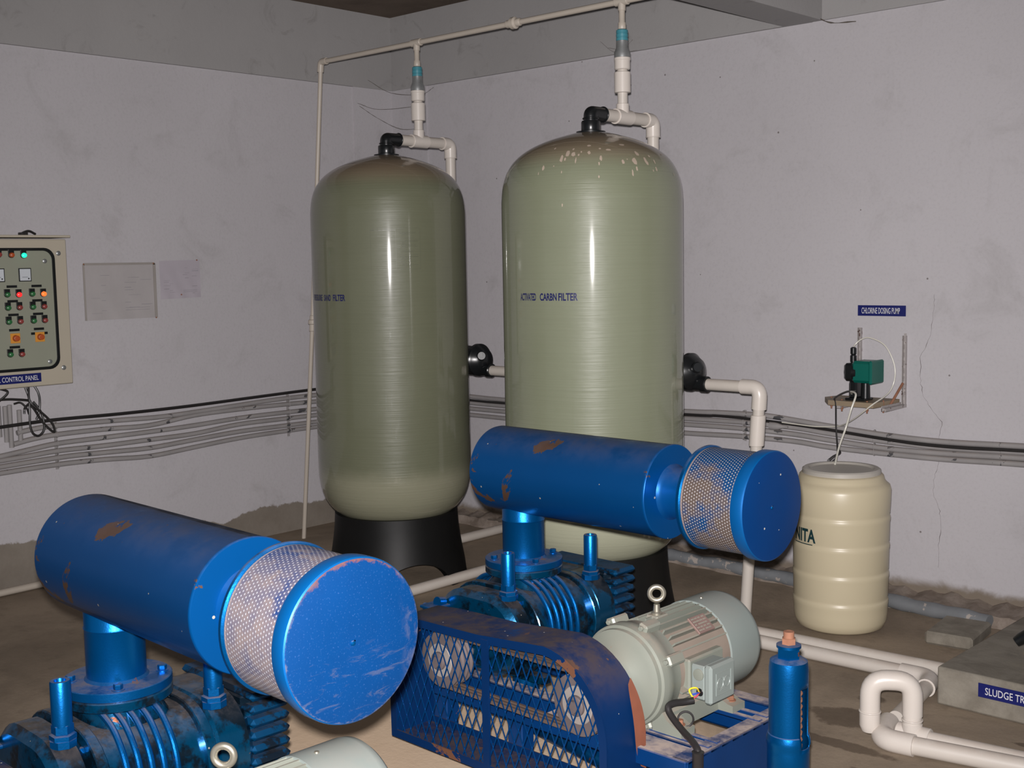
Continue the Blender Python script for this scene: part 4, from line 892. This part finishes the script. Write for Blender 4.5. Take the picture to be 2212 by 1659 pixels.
# ---------------------------------------------------------------- blowers (built once, copied once)
K, DZ = 0.9, 0.16
def u(g): return g.map(lambda p: (p.x * K, p.y * K, p.z * K + DZ))
FL = -DZ / K                                        # floor level in the blower's own units
ZS = 0.852
def part(name, g, m, parent, **k): return build(name, u(g), m, parent, **k)
def make_blower():
    t = thing('air_blower', 'blue air blower', 'air blower')
    # intake silencer
    g = G().lathe([(0.02, -0.132), (0.10, -0.130), (0.145, -0.126), (0.152, -0.120), (0.154, -0.112), (0.154, 0.664), (0.1555, 0.667), (0.1555, 0.673), (0.1535, 0.676), (0.09, 0.677)], (0, 0, ZS), (1, 0, 0), 80)
    g.lathe([(0.094, 0.674), (0.088, 0.684), (0.083, 0.695), (0.082, 0.80), (0.087, 0.812)], (0, 0, ZS), (1, 0, 0), 48)
    sil = part('intake_silencer', g, M_SIL, t)
    g = G().lathe([(0.06, 0.806), (0.164, 0.806), (0.166, 0.810), (0.166, 0.818), (0.162, 0.822)], (0, 0, ZS), (1, 0, 0), 80)
    part('filter_flange', g, M_PIPE, sil)
    part('filter_screen', G().lathe([(0.160, 0.820), (0.160, 1.014)], (0, 0, ZS), (1, 0, 0), 96, caps=False), M_SCR2, sil)
    g = G().lathe([(0.162, 1.006), (0.1685, 1.008), (0.1705, 1.012), (0.1705, 1.043), (0.1692, 1.0475), (0.1665, 1.0500)], (0, 0, ZS), (1, 0, 0), 80, caps=False)
    g.mat(1).lathe([(0.1665, 1.0500), (0.162, 1.0512), (0.07, 1.0515), (0.002, 1.0515)], (0, 0, ZS), (1, 0, 0), 80, caps=False)
    part('end_cap', g, [M_RIM, M_CAP], sil, angle=28)
    part('centre_rivet', G().lathe([(0.006, 0), (0.005, 0.003), (0.001, 0.0045)], (1.0512, -0.005, ZS - 0.004), (1, 0, 0), 12), M_PIPE, sil)
    # inlet pipe with flange pair
    g = G().lathe([(0.077, 0.525), (0.077, 0.668), (0.0795, 0.672), (0.077, 0.676), (0.077, 0.745)], n=48)
    inp = part('inlet_pipe', g, M_PIPE, t)
    g = G().lathe([(0.07, 0.507), (0.140, 0.507), (0.142, 0.509), (0.142, 0.530), (0.140, 0.532), (0.083, 0.533), (0.077, 0.540)], n=64)
    part('flange', g, M_PIPE, inp)
    for a in (45, 135, 225, 315):
        x, y = 0.116 * cos(radians(a + 20)), 0.116 * sin(radians(a + 20))
        part('flange_bolt', G().lathe([(0.017, 0.531), (0.017, 0.534)], (x, y, 0), n=20).hexn((x, y, 0.534), (x, y, 0.548), 0.0125), M_PIPE, inp)
    # housing
    def oblong(w2, r, zc, n=14):                    # stadium in x,z
        out = []
        for k in range(n + 1): a = -pi / 2 + pi * k / n; out.append((w2 + r * cos(a), zc + r * sin(a)))
        for k in range(n + 1): a = pi / 2 + pi * k / n; out.append((-w2 + r * cos(a), zc + r * sin(a)))
        return out
    def rounded(w2, r, zc, y0, y1, e):              # stadium prism with bevelled ends
        P_ = [(y0, r - e), (y0 + e, r), (y1 - e, r), (y1, r - e)]; g = G(); rings = [oblong(w2, rr, zc) for _, rr in P_]; n = len(rings[0]); vs = []
        for (yy, _), rg in zip(P_, rings): vs += [(x, yy, z) for x, z in rg]
        fs = [(j * n + i, j * n + (i + 1) % n, (j + 1) * n + (i + 1) % n, (j + 1) * n + i) for j in range(3) for i in range(n)]
        fs += [list(range(n)), [3 * n + i for i in range(n)]]
        return g.add(vs, fs)
    g = rounded(0.070, 0.142, 0.30, -0.135, 0.135, 0.004)
    # throat under the flange, four sided
    zs = [(0.36, 0.150, 0.125), (0.44, 0.120, 0.11), (0.475, 0.095, 0.098), (0.488, 0.092, 0.092)]; vs = []
    for z, a, b in zs:
        for k in range(24):
            th = 2 * pi * k / 24; e = 0.55 if z < 0.47 else 0.8
            vs.append((a * math.copysign(abs(cos(th)) ** e, cos(th)), b * math.copysign(abs(sin(th)) ** e, sin(th)), z))
    g.add(vs, [(j * 24 + i, j * 24 + (i + 1) % 24, (j + 1) * 24 + (i + 1) % 24, (j + 1) * 24 + i) for j in range(3) for i in range(24)])
    g.lathe([(0.09, 0.479), (0.139, 0.479), (0.142, 0.482), (0.142, 0.502), (0.139, 0.505), (0.09, 0.505)], n=64)
    hs = part('blower_housing', g, M_BODY, t)
    for yy in (-0.085, -0.052, -0.019, 0.014, 0.050):
        pts = [(0.055, yy, 0.478), (0.090, yy, 0.468), (0.13, yy, 0.453), (0.165, yy, 0.425), (0.198, yy, 0.38), (0.214, yy, 0.32), (0.21, yy, 0.255), (0.18, yy, 0.20)]
        gg = G().tube(spline(pts, 4), 0.0085, 10)
        gg.tube([(-p[0], p[1], p[2]) for p in spline(pts, 4)], 0.0085, 10)
        part('cooling_rib', gg, M_PIPE, hs)
    for y0, y1 in ((-0.160, -0.130), (0.130, 0.160)):
        part('side_plate', rounded(0.075, 0.158, 0.30, y0, y1, 0.003), M_BODY, hs)
    part('drive_cover', rounded(0.062, 0.145, 0.305, -0.262, -0.158, 0.022).lathe([(0.075, 0), (0.07, 0.03), (0.045, 0.045), (0.03, 0.05)], (0.03, -0.255, 0.27), (0, -1, 0), 32), M_BODY, hs)
    part('gear_cover', rounded(0.066, 0.148, 0.305, 0.158, 0.285, 0.02), M_BODY, hs)
    for k in range(8):
        z = 0.17 + k * 0.037; gg = G().rbox(-0.175, 0.205, 0.28, 0.405, z, z + 0.024, 0.0105)
        part('cooling_fin', gg, M_FIN, hs)
    part('fin_core', G().rbox(-0.15, 0.165, 0.28, 0.385, 0.16, 0.45, 0.02), M_BODY, hs)
    for x, y in ((0.118, -0.205), (0.155, 0.195)):
        zb = 0.447
        gg = G().lathe([(0.034, -0.012), (0.034, 0.006)], (x, y, zb), n=8).hexn((x, y, zb + 0.004), (x, y, zb + 0.02), 0.033).hexn((x, y, zb + 0.02), (x, y, zb + 0.045), 0.027)
        gg.lathe([(0.025, 0.04), (0.025, 0.150), (0.023, 0.154), (0.015, 0.154), (0.013, 0.146), (0.002, 0.146)], (x, y, zb), n=28)
        part('breather_post', gg, M_PIPE, hs)
    for sx, sy in ((-1, -1), (1, -1), (-1, 1), (1, 1)):
        part('cover_screw', G().hexn((sx * 0.13, sy * 0.16, 0.41), (sx * 0.13, sy * 0.178, 0.41), 0.012).hexn((sx * 0.19, sy * 0.16, 0.30), (sx * 0.19, sy * 0.176, 0.30), 0.012), M_PIPE, hs)
    gg = G().box(-0.225, 0.225, -0.15, -0.11, 0.135, 0.16).box(-0.225, 0.225, 0.11, 0.15, 0.135, 0.16)
    part('mounting_feet', gg, M_BODY, hs)
    # oval maker's lug left front (mounting bracket of the guard)
    gg = G().rbox(-0.20, -0.12, -0.34, -0.25, 0.375, 0.386, 0.003).lathe([(0.02, 0), (0.02, 0.03)], (-0.15, -0.27, 0.39), (0, -1, 0.2), 12).lathe([(0.014, 0), (0.014, 0.03)], (-0.185, -0.30, 0.37), (-1, 0, 0), 12)
    part('guard_bracket', gg, M_PIPE, t)
    # pulleys and belts
    YP = -0.41
    def pulley(x, z, R, name):
        prof = [(R * 0.55, 0.0)]
        prof += [(R * 0.94, 0.0), (R, 0.004)]
        for k in range(3): h = 0.008 + k * 0.019; prof += [(R, h), (R - 0.012, h + 0.0065), (R, h + 0.013)]
        prof += [(R, 0.068), (R * 0.9, 0.07), (R * 0.4, 0.07)]
        p = part(name, G().lathe(prof, (x, YP + 0.035, z), (0, -1, 0), 48), M_PULLEY, t)
        n = 40; vs = []
        for k in range(n):
            a = 2 * pi * k / n; vs.append((x + R * 0.62 * cos(a), YP - 0.036, z + R * 0.62 * sin(a)))
        part('pulley_web', G().lathe([(R * 0.62, 0), (R * 0.60, 0.002)], (x, YP - 0.036, z), (0, -1, 0), 40), M_PULLEYF, p)
        part('pulley_hub', G().lathe([(R * 0.33, 0), (R * 0.33, 0.012), (R * 0.28, 0.015)], (x, YP - 0.036, z), (0, -1, 0), 28), M_PULLEY, p)
        part('shaft', G().cyl((x, YP + 0.20, z), (x, YP - 0.065, z), 0.02, n=18), M_PULLEY, p)
    pulley(0.02, 0.255, 0.095, 'driven_pulley'); pulley(0.640, 0.25, 0.098, 'motor_pulley')
    ax_, az_, ra, bx_, bz_, rb = 0.02, 0.255, 0.093, 0.640, 0.25, 0.096
    base_a = atan2(bz_ - az_, bx_ - ax_); off = math.asin((ra - rb) / sqrt((bx_ - ax_) ** 2 + (bz_ - az_) ** 2))
    for k in range(3):
        yb = YP + 0.035 - 0.0145 - k * 0.019; pts = []
        for i in range(17): a = base_a + pi / 2 + off * -1 + pi * i / 16; pts.append((ax_ + ra * cos(a), yb, az_ + ra * sin(a)))
        for i in range(17): a = base_a - pi / 2 + pi * i / 16; pts.append((bx_ + rb * cos(a), yb, bz_ + rb * sin(a)))
        vs = []; n = len(pts)
        for i, p in enumerate(pts):
            q = Vector(pts[(i + 1) % n]) - Vector(pts[i - 1]); q.normalize(); nn = Vector((q.z, 0, -q.x))
            for dy, dn in ((-0.0075, 0.004), (0.0075, 0.004), (0.005, -0.007), (-0.005, -0.007)): vs.append(Vector(p) + Vector((0, dy, 0)) + nn * dn)
        fs = [(i * 4 + j, i * 4 + (j + 1) % 4, ((i + 1) % n) * 4 + (j + 1) % 4, ((i + 1) % n) * 4 + j) for i in range(n) for j in range(4)]
        part('drive_belt', G().add(vs, fs), M_BELT, t)
    # belt guard
    F, Bk = -0.50, -0.325
    out = [(-0.178, -0.045), (-0.182, 0.30), (-0.165, 0.365), (-0.12, 0.395), (0.0, 0.405), (0.27, 0.410), (0.50, 0.428), (0.56, 0.432)]
    cx, cz, R = 0.535, 0.165, 0.268
    for k in range(1, 13): a = radians(86 - 86 * k / 12.0); out.append((cx + R * cos(a), cz + R * sin(a)))
    out += [(0.800, -0.045)]
    def off_poly(pl_, d):
        n = len(pl_); res = []
        for i in range(n):
            a = Vector(pl_[i - 1]); b = Vector(pl_[i]); c = Vector(pl_[(i + 1) % n])
            e1 = (b - a).normalized(); e2 = (c - b).normalized(); n1 = Vector((e1.y, -e1.x)); n2 = Vector((e2.y, -e2.x))
            nn = (n1 + n2); nn = nn / max(nn.length_squared / 2, 0.5); res.append(tuple(b + nn * d))
        return res
    inn = off_poly(out, 0.028)
    cxm = sum(p[0] for p in out) / len(out); czm = sum(p[1] for p in out) / len(out)
    if sum(abs(p[0] - cxm) + abs(p[1] - czm) for p in inn) > sum(abs(p[0] - cxm) + abs(p[1] - czm) for p in out): inn = off_poly(out, -0.028)
    out2 = off_poly(out, 0.004) if Vector(off_poly(out, 0.028)[3]) == Vector(inn[3]) else off_poly(out, -0.004)
    n = len(out); vs = []
    for yy, pl_ in ((F, out), (Bk, out), (F, out2), (Bk, out2)): vs += [(x, yy, z) for x, z in pl_]
    fs = []
    for i in range(n):
        j = (i + 1) % n
        fs += [(i, j, n + j, n + i), (2 * n + i, 3 * n + i, 3 * n + j, 2 * n + j), (i, 2 * n + i, 2 * n + j, j), (n + i, n + j, 3 * n + j, 3 * n + i)]
    gd = part('belt_guard', G().add(vs, fs), M_GUARD, t, angle=50)
    vs = []
    for yy, pl_ in ((F - 0.004, out), (F - 0.004, inn), (F + 0.001, out), (F + 0.001, inn)): vs += [(x, yy, z) for x, z in pl_]
    fs = []
    for i in range(n):
        j = (i + 1) % n
        fs += [(i, j, n + j, n + i), (2 * n + i, 3 * n + i, 3 * n + j, 2 * n + j), (i, 2 * n + i, 2 * n + j, j), (n + i, n + j, 3 * n + j, 3 * n + i)]
    gg = G().add(vs, fs).box(0.283, 0.312, F - 0.006, F + 0.002, -0.02, 0.40)
    part('guard_frame', gg, M_GUARD, gd)
    NP = 22; vs = []
    for i in range(NP + 1):
        q = i / NP; z = 0.06 + 0.27 * q; wv = 0.05 * sqrt(max(0.0, 1 - (2 * q - 1) ** 2)) + 0.001
        x = 0.8046 if z < cz else cx + (R + 0.0005) * sqrt(max(0, 1 - ((z - cz) / R) ** 2)) + 0.001
        vs += [(x + 0.004, Bk + 0.002, z), (x + 0.004, Bk - wv, z)]
    part('primer_patch', G().add(vs, [(2 * i, 2 * i + 1, 2 * i + 3, 2 * i + 2) for i in range(NP)]), M_PRIMER, gd, recalc=False)['label'] = 'bare reddish primer patch'
    # rear sheet with the motor opening left bare: narrow lip
    inn2 = inn
    vs = []
    for yy, pl_ in ((Bk - 0.001, out), (Bk - 0.001, inn2), (Bk + 0.003, out), (Bk + 0.003, inn2)): vs += [(x, yy, z) for x, z in pl_]
    part('rear_lip', G().add(vs, fs), M_GUARD, gd)
    # expanded metal: zig-zag strands clipped to the outline
    def inside(x, z):
        c = False; m_ = len(out)
        for i in range(m_):
            x1, z1 = out[i]; x2, z2 = out[i - 1]
            if (z1 > z) != (z2 > z) and x < (x2 - x1) * (z - z1) / (z2 - z1) + x1: c = not c
        return c
    gg = G(); w_, h_ = 0.0385, 0.088; k = h_ / w_
    for sgn in (1, -1):
        c0 = -1.2
        while c0 < 2.2:                             # line z = sgn*k*(x - c0)
            seg = []; z = -0.05
            cur = None
            while z <= 0.44:
                x = c0 + sgn * z / k
                if inside(x, z): cur = [(x, z), (x, z)] if cur is None else [cur[0], (x, z)]
                elif cur: seg.append(cur); cur = None
                z += 0.004
            if cur: seg.append(cur)
            for a, b in seg:
                if abs(a[1] - b[1]) < 0.012: continue
                d = Vector((b[0] - a[0], 0, b[1] - a[1])).normalized(); nn = Vector((d.z, 0, -d.x)) * (0.0022 if sgn > 0 else 0.0017)
                yy = F + 0.002 + (0.0012 if sgn > 0 else 0)
                A = Vector((a[0], yy, a[1])); B = Vector((b[0], yy, b[1])); Yv = Vector((0, 0.0022, 0))
                gg.add([A + nn, A - nn, A - nn + Yv, A + nn + Yv, B + nn, B - nn, B - nn + Yv, B + nn + Yv], [(0, 1, 5, 4), (1, 2, 6, 5), (2, 3, 7, 6), (3, 0, 4, 7), (3, 2, 1, 0), (4, 5, 6, 7)])
            c0 += w_
    part('mesh_panel', gg, M_MESH, gd)
    # motor
    mx, mz = 0.672, 0.302
    g = G().lathe([(0.05, -0.20), (0.134, -0.20), (0.134, 0.155), (0.05, 0.155)], (mx, 0, mz), (0, 1, 0), 64)
    mot = part('electric_motor', g, M_CORE, t)
    gg = G()
    for k in range(36):
        a = 2 * pi * k / 36
        dg = math.degrees(a) % 360
        if 252 < dg < 288: continue                 # underside
        if dg > 345 or dg < 22: continue            # terminal box pad
        T = Matrix.Translation((mx, 0, mz)) @ Matrix.Rotation(-a, 4, 'Y')
        y0 = -0.150 + 0.006 * (k % 2); gg.box(0.128, 0.158, y0, 0.125, -0.0027, 0.0027, T)
    part('cooling_fins', gg, M_MOTOR, mot)
    g = G().lathe([(0.03, -0.315), (0.06, -0.312), (0.075, -0.30), (0.13, -0.285), (0.150, -0.276), (0.152, -0.262), (0.160, -0.258), (0.1635, -0.240), (0.1635, -0.215), (0.157, -0.205), (0.155, -0.165), (0.150, -0.16)], (mx, 0, mz), (0, 1, 0), 72)
    for a in (25, 115, 205, 295, 70):
        T = Matrix.Translation((mx, 0, mz)) @ Matrix.Rotation(-radians(a), 4, 'Y'); g.rbox(0.150, 0.182, -0.238, -0.160, -0.018, 0.018, 0.006, T)
        c = T @ Vector((0.170, -0.238, 0)); g.hexn(c, c + Vector((0, -0.010, 0)), 0.009)
    part('drive_end_shield', g, M_MOTOR, mot)
    g = G().lathe([(0.154, 0.11), (0.160, 0.112), (0.161, 0.13), (0.161, 0.265), (0.158, 0.283), (0.148, 0.294), (0.13, 0.302), (0.01, 0.303)], (mx, 0, mz), (0, 1, 0), 72, caps=False)
    part('fan_cowl', g, M_COWL, mot, angle=60)
    part('cowl_screw', G().lathe([(0.007, 0), (0.006, 0.004)], (mx + 0.002, 0.16, mz + 0.160), (0, 0, 1), 12), M_STEEL, mot)
    g = G().lathe([(0.018, 0.455), (0.018, 0.468), (0.012, 0.472), (0.010, 0.495)], (mx, -0.085, 0), n=20).torus((mx, -0.085, 0.530), (0.66, -0.75, 0), 0.0225, 0.0085, 36, 14)
    part('eyebolt', g, M_STEEL, mot)
    part('lifting_boss', G().rbox(mx - 0.026, mx + 0.026, -0.115, -0.05, 0.44, 0.462, 0.006), M_MOTOR, mot)
    # pad, nameplate
    T = Matrix.Translation((mx, 0, mz)) @ Matrix.Rotation(-radians(50), 4, 'Y')
    part('nameplate', G().rbox(0.160, 0.1675, -0.03, 0.055, -0.032, 0.032, 0.001, T), M_NAME, mot)
    gg = G()
    for j in range(5):
        for i in range(4):
            wd = random.uniform(.008, .016); gg.box(0.1674, 0.1682, -0.022 + i * 0.018, -0.022 + i * 0.018 + wd, -0.024 + j * 0.011, -0.019 + j * 0.011, T)
    part('nameplate_print', gg, M_MOTOR, mot)
    # terminal box on the +x side
    bx = mx + 0.150
    part('terminal_pad', G().rbox(mx + 0.09, bx, -0.115, 0.075, mz - 0.07, mz + 0.045, 0.006), M_MOTOR, mot)
    tb = part('terminal_box', G().rbox(bx, bx + 0.052, -0.108, 0.012, mz - 0.078, mz + 0.034, 0.005).rbox(bx + 0.052, bx + 0.082, -0.115, 0.019, mz - 0.085, mz + 0.040, 0.008), M_COWL, mot)
    g = G(); xx = bx + 0.0825
    def loop(pts, r=0.0016): g.tube([(xx, a, b) for a, b in pts], r, 6, closed=False)
    def rr(y0, y1, z0, z1): loop([(y0, z0), (y1, z0), (y1, z1), (y0, z1), (y0, z0)])
    rr(-0.088, -0.008, mz - 0.058, mz + 0.012)
    for c_, sg in ((-0.066, 1), (-0.030, -1)):
        loop([(c_ + sg * 0.0 + 0.017 * cos(a * pi / 8), mz - 0.024 + 0.017 * sin(a * pi / 8)) for a in range(17)])
    loop([(-0.048, mz - .036), (-0.048, mz - .006)]); loop([(-0.066, mz - .046), (-0.052, mz - .042)])
    part('embossed_mark', g, M_COWL, mot)
    part('blanking_plug', G().lathe([(0.019, 0), (0.019, 0.004), (0.015, 0.005)], (bx + 0.030, -0.107, mz + 0.004), (0, -1, 0), 20), M_MOTOR, mot)
    part('cable_hole', G().lathe([(0.014, 0), (0.012, 0.002)], (bx + 0.034, -0.107, mz - 0.052), (0, -1, 0), 20), M_BLACK, mot)
    # feet
    for sx in (-1, 1):
        g = G()
        x0 = mx + sx * 0.095; x1 = mx + sx * 0.205
        prof = [(x0, 0.20), (x0 + sx * 0.03, 0.215), (x0 + sx * 0.055, 0.185), (x1 - sx * 0.02, 0.168), (x1, 0.165), (x1, 0.142), (x0, 0.142)]
        for ya, yb in ((-0.235, -0.165), (0.045, 0.115)): g.prism(prof, ya, yb)
        g.prism([(x0, 0.235), (x0 + sx * 0.05, 0.20), (x0 + sx * 0.055, 0.142), (x0, 0.142)], -0.20, 0.08)
        part('foot', g, M_MOTOR, mot)
        for ya in (-0.20, 0.08): part('foot_bolt', G().lathe([(0.018, 0), (0.018, 0.003)], (x1 - sx * 0.032, ya, 0.169), n=18).hexn((x1 - sx * 0.032, ya, 0.172), (x1 - sx * 0.032, ya, 0.186), 0.013), M_RUST, mot)
    # cable: wires out of the hole, black cable, drops into a sleeve
    hx, hy, hz = bx + 0.034, -0.110, mz - 0.052
    for m_, dz_, dx_, nm in ((M_YEL, 0.022, -0.030, 'yellow_wire'), (M_BLUW, 0.004, -0.012, 'blue_wire'), (M_REDW, -0.006, -0.004, 'red_wire')):
        part(nm, G().tube(spline([(hx, hy, hz), (hx + 0.004, hy - 0.022, hz + dz_), (hx + 0.004 + dx_ * 0.5, hy - 0.038, hz + dz_ * 0.8 - .002), (0.866, -0.152, 0.241)], 6), 0.0028, 8), m_, t)
    part('motor_cable', G().tube(spline([(0.866, -0.155, 0.240), (0.850, -0.18, 0.238), (0.836, -0.215, 0.240), (0.832, -0.24, 0.234), (0.850, -0.25, 0.214), (0.908, -0.27, 0.187), (0.965, -0.30, 0.178), (1.0, -0.322, 0.165), (1.005, -0.33, 0.13)], 6), 0.0108, 12), M_CABLE, t)
    part('earth_wire', G().torus((hx + 0.005, hy - 0.08, hz - 0.062), (0.7, -0.7, 0.1), 0.024, 0.003, 24, 8), M_CABLE, t)
    part('cable_sleeve', G().lathe([(0.017, 0), (0.017, 0.165), (0.0185, 0.168), (0.012, 0.168)], (1.004, -0.332, -0.0), (0.02, 0, 1), 20), M_CABLE, t)
    # base frame
    g = G()
    def chan_x(y, x0, x1): g.rbox(x0, x1, y - 0.03, y + 0.03, 0.130, 0.138, 0.002).rbox(x0, x1, y - 0.03, y - 0.024, 0.02, 0.138, 0.002).rbox(x0, x1, y - 0.03, y + 0.03, 0.02, 0.028, 0.002)
    for y in (-0.22, 0.22): chan_x(y, -0.28, 0.985)
    g.rbox(0.93, 0.99, -0.36, 0.25, 0.129, 0.139, 0.002).rbox(0.982, 0.99, -0.36, 0.25, -0.02, 0.139, 0.002)
    g.rbox(-0.29, -0.23, -0.30, 0.30, 0.129, 0.139, 0.002).rbox(-0.29, -0.282, -0.30, 0.30, 0.0, 0.139, 0.002)
    fr = part('base_frame', g, M_FRAME, t)
    for y in (-0.20, 0.08): part('slide_rail', G().rbox(0.40, 0.975, y - 0.033, y - 0.012, 0.127, 0.1425, 0.002).rbox(0.40, 0.975, y + 0.012, y + 0.033, 0.127, 0.1425, 0.002), M_FRAME, fr)
    part('front_sheet', G().rbox(0.36, 0.985, -0.365, -0.345, 0.085, 0.139, 0.003).rbox(0.40, 0.93, -0.36, -0.24, 0.127, 0.131, 0.001), M_FRAME, fr)
    for x in (-0.20, 0.18, 0.90):
        for y in (-0.22, 0.22): part('frame_leg', G().rbox(x - 0.035, x + 0.035, y - 0.03, y + 0.03, FL, 0.03, 0.003).rbox(x - 0.06, x + 0.06, y - 0.055, y + 0.055, FL, FL + 0.01, 0.002), M_FRAME, fr)
    # discharge pipe under the blower leading to the relief valve
    vx, vy = 1.232, -0.205
    g = G().tube(fillet([(0, 0, 0.15), (0, 0, -0.07), (0.5, -0.1, -0.07), (vx, vy, -0.07), (vx, vy, 0.06)], 0.07), 0.05, 24)
    dp = part('discharge_pipe', g, M_PIPE, t)
    part('pipe_foot', G().box(vx - 0.015, vx + 0.015, vy - 0.03, vy + 0.03, FL, -0.09), M_FRAME, dp)
    # relief valve: slotted blue sleeve, spring, adjusting bolt
    n = 48; vs = []; fs = []; R = 0.050
    lv = [0.05, 0.20, 0.215, 0.225, 0.235, 0.248, 0.25, 0.39, 0.405, 0.44, 0.462, 0.470]; rad = [.060, .060, .0605, .063, .0625, .059, .056, .056, .056, .056, .053, .040]
    a0 = radians(-2); slot = radians(20)
    for li, z in enumerate(lv):
        for i in range(n): a = 2 * pi * i / n; vs.append((vx + rad[li] * cos(a), vy + rad[li] * sin(a), z))
    for j in range(len(lv) - 1):
        for i in range(n):
            a = 2 * pi * (i + .5) / n; d = (a - a0 + pi) % (2 * pi) - pi
            if abs(d) < slot and 0.215 < (lv[j] + lv[j + 1]) / 2 < 0.395: continue
            fs.append((j * n + i, j * n + (i + 1) % n, (j + 1) * n + (i + 1) % n, (j + 1) * n + i))
    fs.append([(len(lv) - 1) * n + i for i in range(n)])
    g = G().add(vs, fs)
    rv = build('relief_valve', u(g), M_PIPE, t, angle=40)
    md = rv.modifiers.new('wall', 'SOLIDIFY'); md.thickness = 0.004; md.offset = -1
    turns = [(vx + 0.036 * cos(a * 0.5), vy + 0.036 * sin(a * 0.5), 0.19 + a * 0.00155) for a in range(0, 150)]
    part('spring', G().tube(turns, 0.0045, 8), M_RUST, rv)
    part('inner_stem', G().cyl((vx, vy, 0.1), (vx, vy, 0.47), 0.012, n=14), M_STEEL, rv)
    part('hex_cap', G().hexn((vx, vy, 0.466), (vx, vy, 0.508), 0.034).lathe([(0.035, 0.500), (0.035, 0.508), (0.02, 0.510)], (vx, vy, 0), n=24), M_PIPE, rv)
    g = G().hexn((vx, vy, 0.508), (vx, vy, 0.528), 0.021).cyl((vx, vy, 0.526), (vx, vy, 0.546), 0.0155, n=18, ch=.001).lathe([(0.014, 0.5445), (0.009, 0.5465), (0.008, 0.5425), (0.001, 0.5425)], (vx, vy, 0), n=18)
    part('adjusting_bolt', g, M_RUST, rv)['label'] = 'rusty adjusting bolt and nut'
    return t
B2 = make_blower(); B2.name = 'air_blower'
def place(o, p, yaw, label):
    o.location = p; o.rotation_euler = (0, 0, yaw); o['label'] = label; o['group'] = 'blue air blowers'
# positions: the fit was made at unit scale 1 and is carried to scale K about the camera
B1 = copy_tree(B2)
place(B2, (-2.935 * K, 3.214 * K, 0), -0.021, 'farther blue air blower with grey motor and meshed belt guard, in front of the tanks')
place(B1, (-2.897 * K, 1.562 * K, 0), -0.046, 'nearer blue air blower at lower left, its large round filter cap facing camera')
def find(o, nm):
    for c in o.children:
        if c.name.split('.')[0] == nm: return c
        r = find(c, nm)
        if r: return r
s1 = find(B1, 'filter_screen'); s1.data = s1.data.copy(); s1.data.materials[0] = M_SCR1
c1 = find(B1, 'end_cap'); c1.data = c1.data.copy(); c1.data.materials[1] = M_CAP1
